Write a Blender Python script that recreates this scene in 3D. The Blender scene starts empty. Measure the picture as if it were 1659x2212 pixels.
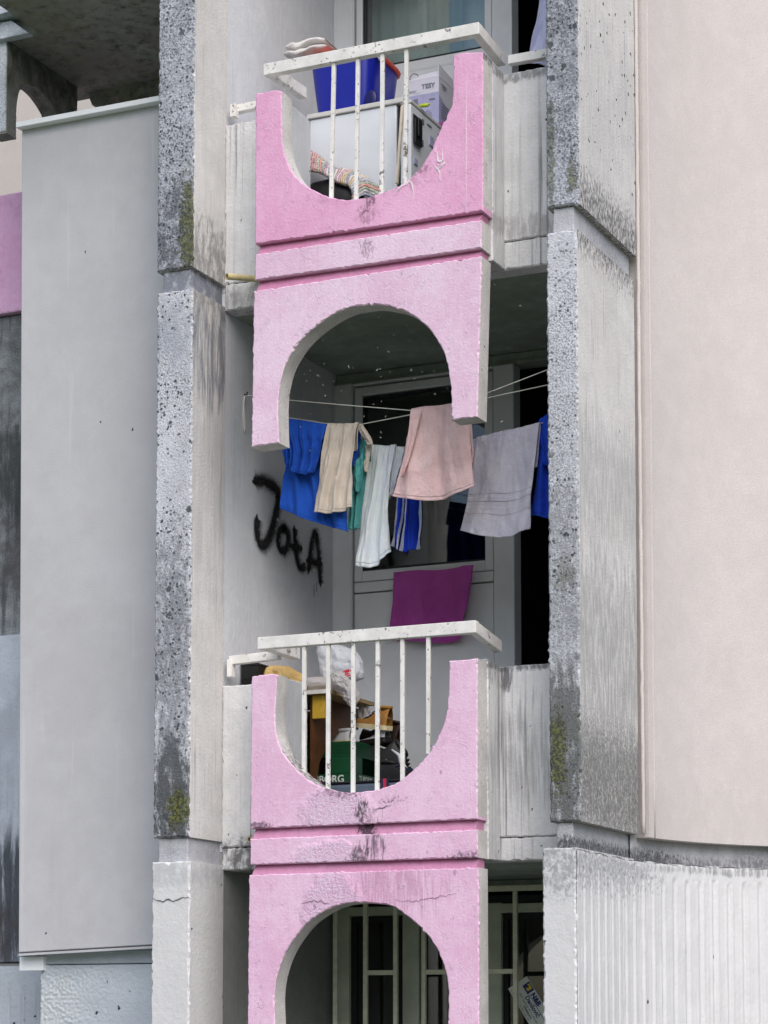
import bpy, bmesh, math, random
from mathutils import Vector, noise as mnoise
random.seed(7)
SC = bpy.context.scene
COL = SC.collection
rad = math.radians
# ------------------------------------------------------------------ camera model (pixels are those of a 1659 x 2212 print of the photo)
F, CX, CY, PITCH, PSI, W, H = 5000., 829.5, 1805., rad(4.7), rad(24.8), 1659., 2212.
_c, _s = math.cos, math.sin
RV = Vector((_c(PSI), _s(PSI), 0)); HV = Vector((-_s(PSI), _c(PSI), 0))
FV = HV * _c(PITCH) + Vector((0, 0, _s(PITCH))); UV_ = -HV * _s(PITCH) + Vector((0, 0, _c(PITCH)))
CAM = -HV * 11.11 - RV * ((790 - CX) / 450.)
def _pl(x, y, ax, v):
    d = FV + RV * ((x - CX) / F) - UV_ * ((y - CY) / F)
    return CAM + d * ((v - CAM[ax]) / d[ax])
def U(x, y, Y=0.): return _pl(x, y, 1, Y)      # point of a plane parallel to the facade
def UX(x, y, X): return _pl(x, y, 0, X)        # point of a plane square to the facade
def UZ(x, y, Z): return _pl(x, y, 2, Z)
def A(p): return (466.3 + .463 * p[0], .463 * p[1])            # survey sheets -> print pixels
def B(p): return (466.3 + .463 * p[0], 493.7 + .463 * p[1])
def Cc(p): return (466.3 + .463 * p[0], 822.8 + .463 * p[1])
def Dd(p): return (466.3 + .463 * p[0], 1289 + .463 * p[1])
def Ee(p): return (466.3 + .463 * p[0], 1755.3 + .463 * p[1])
def G3(p): return (603.4 + .2645 * p[0], 54.9 + .2645 * p[1])
def H3(p): return (630.8 + .1653 * p[0], 1398.8 + .1653 * p[1])
def I3(p): return (1031.3 + .132 * p[0], 1919.9 + .132 * p[1])
def J3(p): return (.2149 * p[0], .2149 * p[1])
cam = bpy.data.cameras.new('camera'); co = bpy.data.objects.new('camera', cam); COL.objects.link(co)
cam.sensor_fit = 'HORIZONTAL'; cam.sensor_width = 36; cam.lens = F / W * 36
cam.shift_x = 0; cam.shift_y = (CY - H / 2) / W; cam.clip_end = 600; cam.clip_start = .1
from mathutils import Matrix
co.matrix_world = Matrix(((RV.x, UV_.x, -FV.x, CAM.x), (RV.y, UV_.y, -FV.y, CAM.y), (RV.z, UV_.z, -FV.z, CAM.z), (0, 0, 0, 1)))
SC.camera = co
def vec(p): return Vector(p)

# ------------------------------------------------------------------ node helpers
def S(r, g, b, k=1.0):
    f = lambda v: ((v / 255.) / 12.92 if v <= 10 else (((v / 255.) + .055) / 1.055) ** 2.4) * k
    return (f(r), f(g), f(b), 1)
class NT:
    def __init__(s, name):
        s.mat = bpy.data.materials.new(name); s.mat.use_nodes = True; s.t = s.mat.node_tree; s.t.nodes.clear()
        s._p = None
    def n(s, ty, **kw):
        o = s.t.nodes.new(ty)
        for k, v in kw.items(): setattr(o, k, v)
        return o
    def put(s, sock, v):
        if isinstance(v, bpy.types.NodeSocket): s.t.links.new(v, sock)
        elif isinstance(v, (tuple, list, Vector)) and sock.type == 'VECTOR': sock.default_value = tuple(v)[:3]
        else: sock.default_value = v
    def pos(s):
        if s._p is None: s._p = s.n('ShaderNodeNewGeometry').outputs['Position']
        return s._p
    def uv(s): return s.n('ShaderNodeUVMap', uv_map='uv').outputs['UV']
    def vm(s, op, a, b=None):
        o = s.n('ShaderNodeVectorMath', operation=op); s.put(o.inputs[0], a)
        if b is not None: s.put(o.inputs[1], b)
        return o.outputs['Value'] if op in ('LENGTH', 'DOT_PRODUCT') else o.outputs['Vector']
    def m(s, op, a, b=0.):
        o = s.n('ShaderNodeMath', operation=op); s.put(o.inputs[0], a); s.put(o.inputs[1], b); return o.outputs[0]
    def sep(s, v):
        o = s.n('ShaderNodeSeparateXYZ'); s.put(o.inputs[0], v); return o.outputs
    def noise(s, v, sc, det=3., ro=.6, dist=0.):
        o = s.n('ShaderNodeTexNoise'); s.put(o.inputs['Vector'], v); o.inputs['Scale'].default_value = sc
        o.inputs['Detail'].default_value = det; o.inputs['Roughness'].default_value = ro; o.inputs['Distortion'].default_value = dist
        return o.outputs['Fac']
    def vor(s, v, sc, rnd=1.):
        o = s.n('ShaderNodeTexVoronoi'); s.put(o.inputs['Vector'], v); o.inputs['Scale'].default_value = sc
        o.inputs['Randomness'].default_value = rnd
        return o.outputs['Distance'], o.outputs['Color']
    def ms(s, x, lo, hi, a=0., b=1.):
        o = s.n('ShaderNodeMapRange', interpolation_type='SMOOTHSTEP'); s.put(o.inputs[0], x)
        o.inputs[1].default_value = lo; o.inputs[2].default_value = hi; o.inputs[3].default_value = a; o.inputs[4].default_value = b
        return o.outputs[0]
    def mix(s, f, a, b, bl='MIX'):
        o = s.n('ShaderNodeMix', data_type='RGBA', blend_type=bl); s.put(o.inputs[0], f); s.put(o.inputs[6], a); s.put(o.inputs[7], b)
        return o.outputs[2]
    def bump(s, h, st=.5, d=.01):
        o = s.n('ShaderNodeBump'); o.inputs['Strength'].default_value = st; o.inputs['Distance'].default_value = d; s.put(o.inputs['Height'], h)
        return o.outputs['Normal']
    def done(s, col, rough=.85, nrm=None, spec=.3, **kw):
        b = s.n('ShaderNodeBsdfPrincipled'); s.put(b.inputs['Base Color'], col); s.put(b.inputs['Roughness'], rough)
        b.inputs['Specular IOR Level'].default_value = spec
        if nrm is not None: s.put(b.inputs['Normal'], nrm)
        for k, v in kw.items(): s.put(b.inputs[k], v)
        o = s.n('ShaderNodeOutputMaterial'); s.t.links.new(b.outputs[0], o.inputs[0])
        return s.mat

def concrete(name, base, var=.12, streak=0., streak_col=None, sx=45., sz=1.1, st_lo=.56, speck=0., speck_sc=130., speck_col=None, lichen=0., lichen_col=None,
             pits=0., pit_sc=26., pit_r=.16, moss=(), stains=(), bump=.5, bsc=60., bdist=.006, rough=.88, flecks=0., grain=.0, warm=None, trowel=0.):
    """weathered concrete or render, everything in world space so that no two places repeat"""
    t = NT(name); P = t.pos()
    big = t.noise(P, 1.7, 4, .6); mid = t.noise(P, 9., 5, .65)
    dark = tuple(c * (1 - var * 1.6) for c in base[:3]) + (1,); lite = tuple(min(.9, c * (1 + var)) for c in base[:3]) + (1,)
    col = t.mix(t.ms(t.m('ADD', t.m('MULTIPLY', big, .5), t.m('MULTIPLY', mid, .5)), .36, .64), dark, lite)
    if warm: col = t.mix(t.ms(t.noise(P, 2.6, 3, .6), .45, .7, 0, .6), col, warm)
    hgt = t.noise(P, bsc, 4, .65)
    if grain: col = t.mix(t.ms(t.noise(P, 210., 2, .6), .35, .65, grain, 0.), col, tuple(c * .62 for c in base[:3]) + (1,))
    if speck:
        sp = t.noise(P, speck_sc, 2, .6); m2 = t.ms(t.noise(P, 2.1, 4, .65), .34, .64, .18, 1.)
        col = t.mix(t.m('MULTIPLY', t.ms(sp, .47, .60), t.m('MULTIPLY', m2, speck)), col, speck_col or S(70, 76, 88))
        col = t.mix(t.ms(sp, .40, .32, 0, .55 * speck), col, S(222, 222, 226))
        hgt = t.m('ADD', hgt, t.m('MULTIPLY', sp, .8))
    if streak:
        sc_ = streak_col or S(92, 92, 96)
        v = t.vm('MULTIPLY', P, (sx, sx, sz)); n1 = t.noise(v, 1., 5, .62, .25)
        v2 = t.vm('MULTIPLY', P, (sx * .22, sx * .22, sz * .6)); n2 = t.noise(v2, 1., 3, .6)
        msk = t.m('MULTIPLY', t.ms(n1, st_lo, st_lo + .17), t.ms(n2, .38, .68))
        col = t.mix(t.m('MULTIPLY', msk, streak), col, sc_)
        col = t.mix(t.ms(n1, .40, .30, 0, .35), col, tuple(min(.85, c * 1.18) for c in base[:3]) + (1,))
        hgt = t.m('ADD', hgt, t.m('MULTIPLY', n1, .6))
    for (x0, z0, rx, rz, c_, amt, nx, nz, th) in stains:
        q = t.vm('MULTIPLY', t.vm('SUBTRACT', P, (x0, 0, z0)), (1 / rx, 0, 1 / rz))
        r = t.ms(t.vm('LENGTH', q), .25, 1.0, 1., 0.)
        nn = t.noise(t.vm('MULTIPLY', P, (nx, nx, nz)), 1., 5, .68, .3)
        f = t.m('MULTIPLY', t.ms(t.m('ADD', nn, t.m('MULTIPLY', r, .26)), th + .02, th + .30), t.m('MULTIPLY', t.ms(r, 0., .5), amt))
        col = t.mix(f, col, c_)
    for (x0, z0, rx, rz, amt) in moss:
        q = t.vm('MULTIPLY', t.vm('SUBTRACT', P, (x0, 0, z0)), (1 / rx, 0, 1 / rz))
        r = t.ms(t.vm('LENGTH', q), .1, 1.0, 1., 0.)
        nn = t.noise(P, 38., 5, .7)
        f = t.m('MULTIPLY', t.ms(t.m('ADD', nn, t.m('MULTIPLY', r, .35)), .60, .78), t.m('MULTIPLY', t.ms(r, 0., .3), amt))
        col = t.mix(f, col, t.mix(t.ms(t.noise(P, 70., 2, .6), .4, .62), S(58, 60, 44), S(110, 112, 62)))
        hgt = t.m('ADD', hgt, t.m('MULTIPLY', f, .5))
    if lichen:
        Pw = t.vm('ADD', P, t.vm('MULTIPLY', t.vm('SUBTRACT', t.n_noisecol(P, 60.), (.5, .5, .5)), (.012, .012, .012)))
        for scl, rr, pr in ((15., .30, .62), (30., .34, .45), (52., .36, .5)):
            d, cc = t.vor(Pw, scl); g = t.sep(cc)
            on = t.ms(g[0], pr, pr + .02); rr_ = t.m('MULTIPLY', t.ms(g[1], 0., 1., .35, 1.), rr)
            f = t.m('MULTIPLY', on, t.ms(t.m('SUBTRACT', d, rr_), .06, -.06))
            f = t.m('MULTIPLY', f, t.m('MULTIPLY', t.ms(t.noise(P, 3.3, 3, .6), .36, .56), lichen))
            col = t.mix(f, col, t.mix(g[2], lichen_col or S(62, 68, 82), S(88, 92, 92)))
    if pits:
        d, cc = t.vor(t.vm('ADD', P, t.vm('MULTIPLY', t.vm('SUBTRACT', t.n_noisecol(P, 70.), (.5, .5, .5)), (.018, .018, .034))), pit_sc); g = t.sep(cc)
        f = t.m('MULTIPLY', t.ms(g[0], 1 - pits, 1 - pits + .02), t.ms(t.m('SUBTRACT', d, t.m('MULTIPLY', g[1], pit_r)), pit_r * .44, .0))
        col = t.mix(f, col, S(52, 52, 54)); hgt = t.m('SUBTRACT', hgt, t.m('MULTIPLY', f, 1.2))
    if flecks:
        d, cc = t.vor(t.vm('ADD', P, t.vm('MULTIPLY', t.n_noisecol(P, 90.), (.02, .02, .02))), 11.); g = t.sep(cc)
        f = t.m('MULTIPLY', t.ms(g[0], 1 - flecks, 1 - flecks + .02), t.ms(d, .13, .06))
        col = t.mix(t.m('MULTIPLY', f, .8), col, S(190, 192, 192))
    if trowel:
        hgt = t.m('ADD', hgt, t.m('MULTIPLY', t.noise(t.vm('MULTIPLY', P, (60, 60, 110)), 1., 3, .7, .6), trowel))
    return t.done(col, rough, t.bump(hgt, bump, bdist))
def _nc(s, v, sc):
    o = s.n('ShaderNodeTexNoise'); s.put(o.inputs['Vector'], v); o.inputs['Scale'].default_value = sc; return o.outputs['Color']
NT.n_noisecol = _nc
def simple(name, col, rough=.6, var=.08, sc=20., bump=.0, spec=.4, bsc=80., **kw):
    t = NT(name); P = t.pos()
    c = t.mix(t.ms(t.noise(P, sc, 4, .6), .3, .7), tuple(v * (1 - var) for v in col[:3]) + (1,), tuple(v * (1 + var) for v in col[:3]) + (1,))
    n = t.bump(t.noise(P, bsc, 3, .6), bump, .004) if bump else None
    return t.done(c, rough, n, spec, **kw)
M = {}
ST = S
# pink coats --------------------------------------------------------
def pinkmat(name, base, stains, amt=.10, rubble=()):
    t = NT(name); P = t.pos()
    big = t.noise(P, 2.2, 4, .62); mid = t.noise(P, 24., 5, .7)
    lo = (base[0] * .93, base[1] * .84, base[2] * .88, 1); hi = (min(.86, base[0] * 1.03), base[1] * 1.06, base[2] * 1.03, 1)
    col = t.mix(t.ms(t.m('ADD', t.m('MULTIPLY', big, .6), t.m('MULTIPLY', mid, .4)), .38, .62), lo, hi)
    v = t.vm('MULTIPLY', P, (55, 55, 1.6)); n1 = t.noise(v, 1., 5, .62, .2)
    col = t.mix(t.ms(n1, .56, .74, 0, amt * 2.4), col, (base[0] * .72, base[1] * .62, base[2] * .68, 1))
    col = t.mix(t.ms(n1, .40, .28, 0, amt * 2), col, (.80, base[1] * 1.35, base[2] * 1.2, 1))
    hgt = t.m('ADD', t.noise(P, 75., 4, .7), t.m('MULTIPLY', n1, .35))
    # flaked paint: islands whose edge catches the light
    fl = t.noise(P, 13., 6, .72, .4); fm = t.ms(fl, .60, .625)
    hgt = t.m('ADD', hgt, t.m('MULTIPLY', fm, .9)); col = t.mix(t.m('MULTIPLY', fm, .22), col, (min(.86, base[0] * 1.06), base[1] * 1.22, base[2] * 1.12, 1))
    rub = None
    for (x0, z0, rx, rz) in rubble:
        q = t.vm('MULTIPLY', t.vm('SUBTRACT', P, (x0, 0, z0)), (1 / rx, 0, 1 / rz))
        r = t.ms(t.vm('LENGTH', t.vm('ADD', q, t.vm('MULTIPLY', t.n_noisecol(P, 14.), (.7, .7, .7)))), .95, 1.35, 1., 0.)
        rr = t.m('MULTIPLY', r, t.noise(P, 62., 4, .75)); rub = rr if rub is None else t.m('MAXIMUM', rub, rr)
    if rub is not None:
        hgt = t.m('ADD', hgt, t.m('MULTIPLY', rub, 5.)); col = t.mix(t.ms(rub, .40, .62, 0, .55), col, (.80, base[1] * 1.25, base[2] * 1.16, 1))
        col = t.mix(t.ms(rub, .5, .40, 0., .0), col, (base[0] * .6, base[1] * .5, base[2] * .55, 1))
    d, cc = t.vor(t.vm('MULTIPLY', P, (1, 1, .6)), 15.); g = t.sep(cc)
    f = t.m('MULTIPLY', t.ms(g[0], .80, .82), t.ms(t.m('SUBTRACT', d, t.m('MULTIPLY', g[1], .10)), .07, .0))
    col = t.mix(t.m('MULTIPLY', f, .65), col, (base[0] * .50, base[1] * .42, base[2] * .5, 1))
    for (x0, z0, rx, rz, c_, am, nx, nz, th) in stains:
        q = t.vm('MULTIPLY', t.vm('SUBTRACT', P, (x0, 0, z0)), (1 / rx, 0, 1 / rz))
        r = t.ms(t.vm('LENGTH', q), .15, 1.0, 1., 0.)
        nn = t.noise(t.vm('MULTIPLY', P, (nx, nx, nz)), 1., 5, .7, .3)
        f = t.m('MULTIPLY', t.ms(t.m('ADD', nn, t.m('MULTIPLY', r, .30)), th, th + .20), t.m('MULTIPLY', t.ms(r, 0., .3), am))
        col = t.mix(f, col, c_)
    return t.done(col, .82, t.bump(hgt, .55, .006), .3)
K = S(46, 40, 46); KP = S(120, 82, 104)
PINKA = S(230, 176, 210, 1.03); PINKB = S(230, 201, 223, 1.03); PINKC = S(231, 194, 220, 1.03)
M['pink_a'] = pinkmat('pink_coat_strong', PINKA, [(.02, 4.12, .55, .10, S(176,128,154), .5, 26, 16, .62), (.02, 4.06, .07, .10, S(92, 72, 82), .8, 60, 40, .66), (.26, 4.17, .2, .07, S(120, 92, 108), .6, 60, 40, .66), (0, 3.98, .12, .1, S(150,110,132), .6, 60, 30, .66)])
M['pink_b'] = pinkmat('pink_coat_faded', PINKB, [(.0, 3.81, .10, .12, S(130,108,122), .7, 70, 34, .70), (.0, 3.50, .5, .06, S(176, 146, 168), .35, 50, 40, .66)])
M['pink_c'] = pinkmat('pink_coat_flaking', PINKC, [(-.12, 1.15, .26, .12, KP, .75, 60, 44, .66), (-.02, 1.03, .09, .13, K, .85, 70, 34, .68), (.14, 1.08, .20, .05, K, .7, 60, 50, .74),
     (.05, .9, .12, .30, K, .75, 60, 10, .70), (-.03, .82, .12, .12, K, .8, 40, 24, .66), (.16, .66, .5, .3, S(176, 118, 150), .45, 70, 5, .66), (-.58, .985, .12, .03, K, .7, 60, 60, .6), (.52, .80, .2, .05, K, .7, 60, 60, .68)],
     rubble=[(-.10, 1.08, .17, .10), (-.14, .84, .17, .07), (-.13, .62, .14, .16)])
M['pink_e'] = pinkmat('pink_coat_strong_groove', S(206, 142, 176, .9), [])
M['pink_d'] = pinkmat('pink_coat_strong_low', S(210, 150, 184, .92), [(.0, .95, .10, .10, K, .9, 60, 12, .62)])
M['pink_far'] = pinkmat('pink_coat_far', S(222, 176, 212, 1.05), [(-2.6, 4.05, .8, .12, S(160, 126, 150), .6, 40, 14, .60)], amt=.2)
# concretes ---------------------------------------------------------
M['grey_front'] = concrete('grey_lichen_concrete', S(184, 187, 197), var=.14, speck=.8, speck_sc=95., lichen=1., pits=.14, pit_sc=30,
    stains=[(-1.05, 3.95, .22, .55, S(78, 80, 84), .75, 26, 14, .52), (-1.05, 1.15, .20, .50, S(74, 77, 80), .85, 26, 12, .48), (1.05, 4.9, .2, 1.0, S(96, 98, 104), .55, 22, 14, .56), (1.04, 1.25, .18, .55, S(92, 94, 96), .85, 26, 8, .46), (-1.05, 2.3, .2, 1.1, S(120, 122, 130), .5, 22, 9, .56)],
    moss=[(-.97, 4.05, .09, .5, .85), (-1.0, 1.08, .13, .20, .95), (1.02, 1.2, .09, .35, .8), (.995, 4.1, .03, .5, .6), (1.10, 3.98, .05, .14, .7), (.99, 5.1, .06, .2, .6)], bump=.8, bsc=90, bdist=.008)
M['pale_front'] = concrete('pale_lichen_concrete', S(208, 209, 216), var=.09, speck=.6, speck_sc=100., lichen=1., pits=.14,
    stains=[(-1.05, 1.15, .20, .45, S(70, 74, 76), .9, 26, 12, .46), (-1.05, 1.9, .2, 1.0, S(104, 107, 114), .7, 34, 18, .52), (1.04, 1.25, .20, .60, S(92, 94, 92), .9, 26, 8, .44), (1.04, 2.1, .2, .9, S(120, 122, 126), .6, 34, 18, .54), (-1.05, 3.5, .2, .25, S(150, 154, 168), .6, 24, 12, .5)],
    moss=[(-1.0, 1.08, .13, .18, .95), (1.01, 1.25, .07, .35, .85), (1.05, 2.1, .1, .12, .4)], bump=.75, bsc=90, bdist=.008)
M['white_side'] = concrete('whitewashed_concrete', S(224, 221, 219), var=.08, streak=.65, pits=.22, pit_sc=22, sx=75, sz=2.0, st_lo=.53, grain=.22,
    stains=[(-.95, 3.86, .5, .42, S(118, 116, 116), .7, 30, 14, .55), (1.13, 3.84, .5, .34, S(84, 84, 86), .9, 70, 34, .57), (1.13, 4.4, .5, .8, S(176, 176, 178), .35, 60, 6, .58), (1.13, 1.10, .5, .40, S(108, 108, 106), .6, 34, 18, .54), (1.13, 1.15, .5, .5, S(92, 92, 90), .75, 90, 60, .56), (1.13, 1.7, .5, .9, S(140, 140, 140), .55, 40, 7, .54), (1.13, 2.6, .5, .5, S(158, 158, 158), .5, 50, 6, .56), (-.95, 3.42, .5, .42, S(96, 102, 116), .75, 26, 3.2, .56), (-.95, 2.7, .5, .9, S(176, 178, 184), .45, 22, 2., .56)],
    bump=.6, bsc=70, warm=S(222, 216, 214))
M['wing'] = concrete('weathered_parapet_concrete', S(222, 221, 222), var=.07, streak=.9, streak_col=S(84, 84, 88), pits=.14, pit_sc=20, sx=60, sz=1.0, st_lo=.52,
    stains=[(.72, 1.735, .5, .045, S(84, 84, 90), .8, 50, 20, .54), (.62, 1.68, .05, .12, S(70, 70, 76), .8, 60, 10, .52), (.72, 1.3, .3, .5, S(96, 94, 100), .5, 70, 3, .60), (-.78, .86, .25, .16, S(66, 66, 68), .8, 26, 16, .54), (.72, 3.90, .4, .10, S(150, 146, 146), .6, 30, 8, .55), (-.8, 3.75, .3, .14, S(120, 118, 118), .6, 26, 12, .56), (.72, 4.67, .4, .05, S(110, 110, 112), .7, 40, 20, .52)], bump=.7, bsc=60)
M['neck'] = concrete('ledge_concrete', S(190, 190, 196), var=.12, streak=.5, speck=.3, sx=30,
    stains=[(1.05, .81, .3, .10, S(66, 68, 72), .9, 70, 44, .50), (-1.05, 3.78, .3, .10, S(112, 118, 132), .8, 24, 16, .48), (1.5, .80, .7, .10, S(110, 110, 114), .8, 60, 26, .54)], bump=.6)
M['white_paint'] = concrete('thick_white_paint', S(215, 214, 215), var=.035, pits=.05, pit_sc=16, bump=.55, bsc=42, bdist=.006, rough=.6,
    stains=[(1.02, .74, .22, .26, S(140, 142, 148), .75, 60, 44, .57), (1.45, .79, .6, .05, S(110, 110, 114), .7, 50, 14, .58), (-1.05, .75, .3, .1, S(180, 182, 186), .6, 30, 12, .52)])
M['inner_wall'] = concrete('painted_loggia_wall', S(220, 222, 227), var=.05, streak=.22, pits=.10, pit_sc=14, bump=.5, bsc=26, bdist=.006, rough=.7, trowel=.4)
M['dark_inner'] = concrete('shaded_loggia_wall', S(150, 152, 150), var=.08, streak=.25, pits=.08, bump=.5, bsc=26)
M['soffit'] = concrete('soffit_concrete', S(160, 170, 162), var=.16, flecks=.30, bump=.35, bsc=16, stains=[(.0, 3.7, 2., .3, S(132, 140, 124), .5, 5, 5, .55)])
M['soffit_old'] = concrete('mouldy_soffit', S(168, 174, 166), var=.2, bump=.8, bsc=22, stains=[(-2.0, 5.6, 1.6, 2., S(48, 50, 42), .9, 16, 16, .68), (-2.4, 5.6, 1., 1., S(128, 130, 96), .6, 9, 9, .6), (-1.9, 5.6, 1.6, 2., S(146, 138, 132), .5, 5, 5, .56)])
M['cream'] = concrete('cream_render', S(217, 209, 206), var=.035, grain=.40, bump=.55, bsc=170, bdist=.006, stains=[(2.1, 3.6, .9, 2.6, S(208, 200, 197), .6, 4, 2.2, .54), (1.5, 1.0, 1.2, .35, S(196, 190, 186), .5, 12, 6, .56), (2.1, 4.9, .8, .9, S(204, 200, 196), .5, 22, 1.4, .58)])
M['grey_render'] = concrete('grey_render', S(197, 196, 200), var=.035, streak=.10, streak_col=S(150, 150, 152), sx=16, sz=.7, grain=.16, bump=.35, bsc=120, bdist=.004, pits=.12, pit_sc=10, pit_r=.055,
    stains=[(-1.8, 1.9, .8, .7, S(184, 182, 184), .4, 4, 7, .52), (-1.5, 3.0, .5, .9, S(187, 185, 188), .4, 3, 4, .5)])
M['beige'] = concrete('beige_far_render', S(205, 196, 190), var=.03, grain=.2, bump=.4, bsc=110)
M['plinth'] = concrete('pale_blue_plinth', S(196, 203, 211), var=.04, pits=.10, pit_sc=15, bump=.7, bsc=38, bdist=.008, rough=.65, stains=[(-2.0, .1, .25, .3, S(206, 208, 206), .4, 30, 30, .5)], trowel=.3)
M['dark_conc'] = concrete('sooty_concrete', S(146, 149, 152), var=.3, streak=.8, streak_col=S(64, 67, 70), sx=16, sz=1.2, st_lo=.46, speck=.4, bump=.7,
    stains=[(-2.5, 2.7, .6, .5, S(84, 80, 84), .7, 12, 9, .5), (-2.5, .9, .6, .7, S(48, 52, 60), .95, 20, 3, .40), (-2.5, 3.2, .6, .5, S(64, 68, 70), .8, 18, 5, .46)])
M['washed_edge'] = concrete('washed_slab_edge', S(214, 218, 226), var=.1, streak=.4, speck=.4, speck_sc=90, bump=.7, stains=[(-2.3, 5.6, .5, .3, S(170, 178, 192), .5, 20, 20, .58)])
M['mould_panel'] = concrete('mouldy_panel', S(146, 148, 142), var=.2, streak=.7, streak_col=S(70, 70, 64), sx=16, sz=1.4, st_lo=.48, speck=.2, bump=.7, stains=[(-2.2, 5.6, .8, .6, S(60, 62, 50), .7, 12, 8, .52)])
M['blue_conc'] = concrete('bluewashed_concrete', S(192, 199, 210), var=.10, streak=.6, streak_col=S(70, 76, 90), sx=18, sz=1.0, stains=[(-2.5, .62, .6, .72, S(60, 64, 72), .9, 24, 4., .42), (-2.5, .55, .6, .3, S(70, 62, 58), .6, 20, 5, .5)], bump=.6)
M['panel_edge'] = concrete('rough_panel_edge', S(216, 212, 210), var=.10, streak=.35, speck=.25, pits=.2, pit_sc=40, bump=.5, bsc=110, bdist=.006,
    stains=[(0, 4.2, .5, .10, S(90, 82, 80), .8, 40, 40, .5), (-.2, 1.3, .4, .22, S(70, 66, 62), .8, 40, 40, .5), (.6, 4.7, .1, .06, S(80, 80, 80), .8, 40, 40, .5)])
# metal, timber, glass, plastics -------------------------------------
def paintmetal():
    t = NT('chipped_white_metal'); P = t.pos()
    n = t.noise(P, 34., 6, .72); n2 = t.noise(P, 4., 3, .6); f = t.ms(t.m('ADD', n, t.m('MULTIPLY', n2, .45)), .80, .87)
    d, cc = t.vor(P, 40.); g = t.sep(cc); f2 = t.m('MULTIPLY', t.ms(g[0], .86, .88), t.ms(d, .25, .12))
    f = t.m('MAXIMUM', f, t.m('MULTIPLY', f2, .8))
    c = t.mix(t.ms(t.noise(P, 12., 4, .6), .3, .7), S(222, 219, 215), S(240, 237, 234))
    c = t.mix(f, c, t.mix(t.ms(t.noise(P, 55., 2, .5), .4, .6), S(120, 128, 138), S(112, 78, 56)))
    return t.done(c, .5, t.bump(t.m('SUBTRACT', t.noise(P, 60., 3, .6), f), .4, .003), .4)
M['rail'] = paintmetal()
M['pvc'] = simple('white_pvc', S(222, 224, 226), .35, .04, 6.)
M['pvc_dull'] = simple('film_covered_pvc', S(196, 204, 186), .5, .10, 9.)
M['grille'] = simple('cream_grille_paint', S(214, 216, 192), .5, .10, 25., .2)
M['gasket'] = simple('dark_gasket', S(30, 32, 36), .6)
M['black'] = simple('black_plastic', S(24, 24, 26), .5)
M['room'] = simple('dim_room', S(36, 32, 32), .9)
M['coping'] = simple('coping_sheet', S(246, 248, 250), .35, .03, 8., Metallic=.0)
M['fridge'] = simple('fridge_enamel', S(222, 226, 232), .3, .03, 5., .1, bsc=140)
M['fridge_edge'] = simple('fridge_trim', S(206, 204, 200), .45, .05, 20.)
M['tub'] = simple('blue_plastic', S(16, 30, 150), .32, .06, 6., spec=.5)
M['tub_dent_shade'] = simple('blue_dent_shade', S(10, 16, 84), .4)
M['tub_red'] = simple('red_plastic', S(214, 58, 30), .35, .05, 8., spec=.5)
M['card'] = simple('printed_card', S(218, 216, 226), .7, .03, 20.)
M['card_lilac'] = simple('lilac_print', S(172, 172, 204), .7, .08, 30.)
M['card_grey'] = simple('grey_print', S(120, 122, 136), .7)
M['purple'] = simple('purple_plastic', S(150, 70, 130), .6)
M['ink'] = simple('dark_ink', S(58, 60, 72), .7)
M['wood_pale'] = simple('pale_timber', S(206, 196, 178), .7, .1, 30.)
M['wood_yellow'] = simple('yellow_veneer', S(196, 158, 52), .5, .12, 25.)
M['wood_brown'] = simple('brown_veneer', S(92, 58, 34), .5, .2, 14.)
M['wood_edge'] = simple('chipped_board', S(172, 150, 112), .8, .25, 50., .4)
M['board_white'] = simple('white_laminate', S(206, 204, 198), .5, .1, 30.)
M['green'] = simple('green_crate_plastic', S(10, 74, 42), .4, .1, 10., spec=.5)
M['crate_text'] = simple('white_crate_print', S(214, 222, 216), .6)
M['tan'] = simple('tan_suede', S(168, 120, 60), .85, .14, 40., .3)
M['sole'] = simple('cream_sole', S(222, 208, 168), .7)
M['shoe_white'] = simple('white_leather', S(214, 214, 218), .6, .08, 20.)
M['shoe_black'] = simple('black_leather', S(28, 25, 25), .5)
M['boot'] = simple('dark_brown_leather', S(52, 36, 30), .6)
M['case'] = simple('grey_blue_case', S(92, 104, 118), .4, .08, 9.)
M['red'] = simple('red_print', S(200, 44, 56), .6)
M['strap_red'] = simple('red_strap', S(196, 40, 70), .7)
M['strap_navy'] = simple('navy_strap', S(34, 40, 72), .7)
M['pipe'] = simple('yellowed_pipe', S(206, 190, 142), .45, .15, 18.)
M['line'] = simple('washing_line', S(214, 212, 204), .7)
M['peg'] = simple('green_peg', S(186, 200, 60), .5)
def plastic_bag(name, col, tr=.35):
    t = NT(name); P = t.pos(); n = t.noise(P, 26., 5, .7, .8)
    b = t.n('ShaderNodeBsdfPrincipled'); b.inputs['Base Color'].default_value = col; b.inputs['Roughness'].default_value = .28
    b.inputs['Specular IOR Level'].default_value = .55; t.put(b.inputs['Normal'], t.bump(n, .8, .02))
    tl = t.n('ShaderNodeBsdfTranslucent'); tl.inputs[0].default_value = col
    mx = t.n('ShaderNodeMixShader'); mx.inputs[0].default_value = tr; t.t.links.new(b.outputs[0], mx.inputs[1]); t.t.links.new(tl.outputs[0], mx.inputs[2])
    o = t.n('ShaderNodeOutputMaterial'); t.t.links.new(mx.outputs[0], o.inputs[0]); return t.mat
M['bag'] = plastic_bag('white_polythene', S(232, 234, 240)); M['bag_clear'] = plastic_bag('cloudy_polythene', S(218, 214, 214), .4)
M['paper'] = plastic_bag('yellow_paper', S(226, 190, 122), .15)
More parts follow.
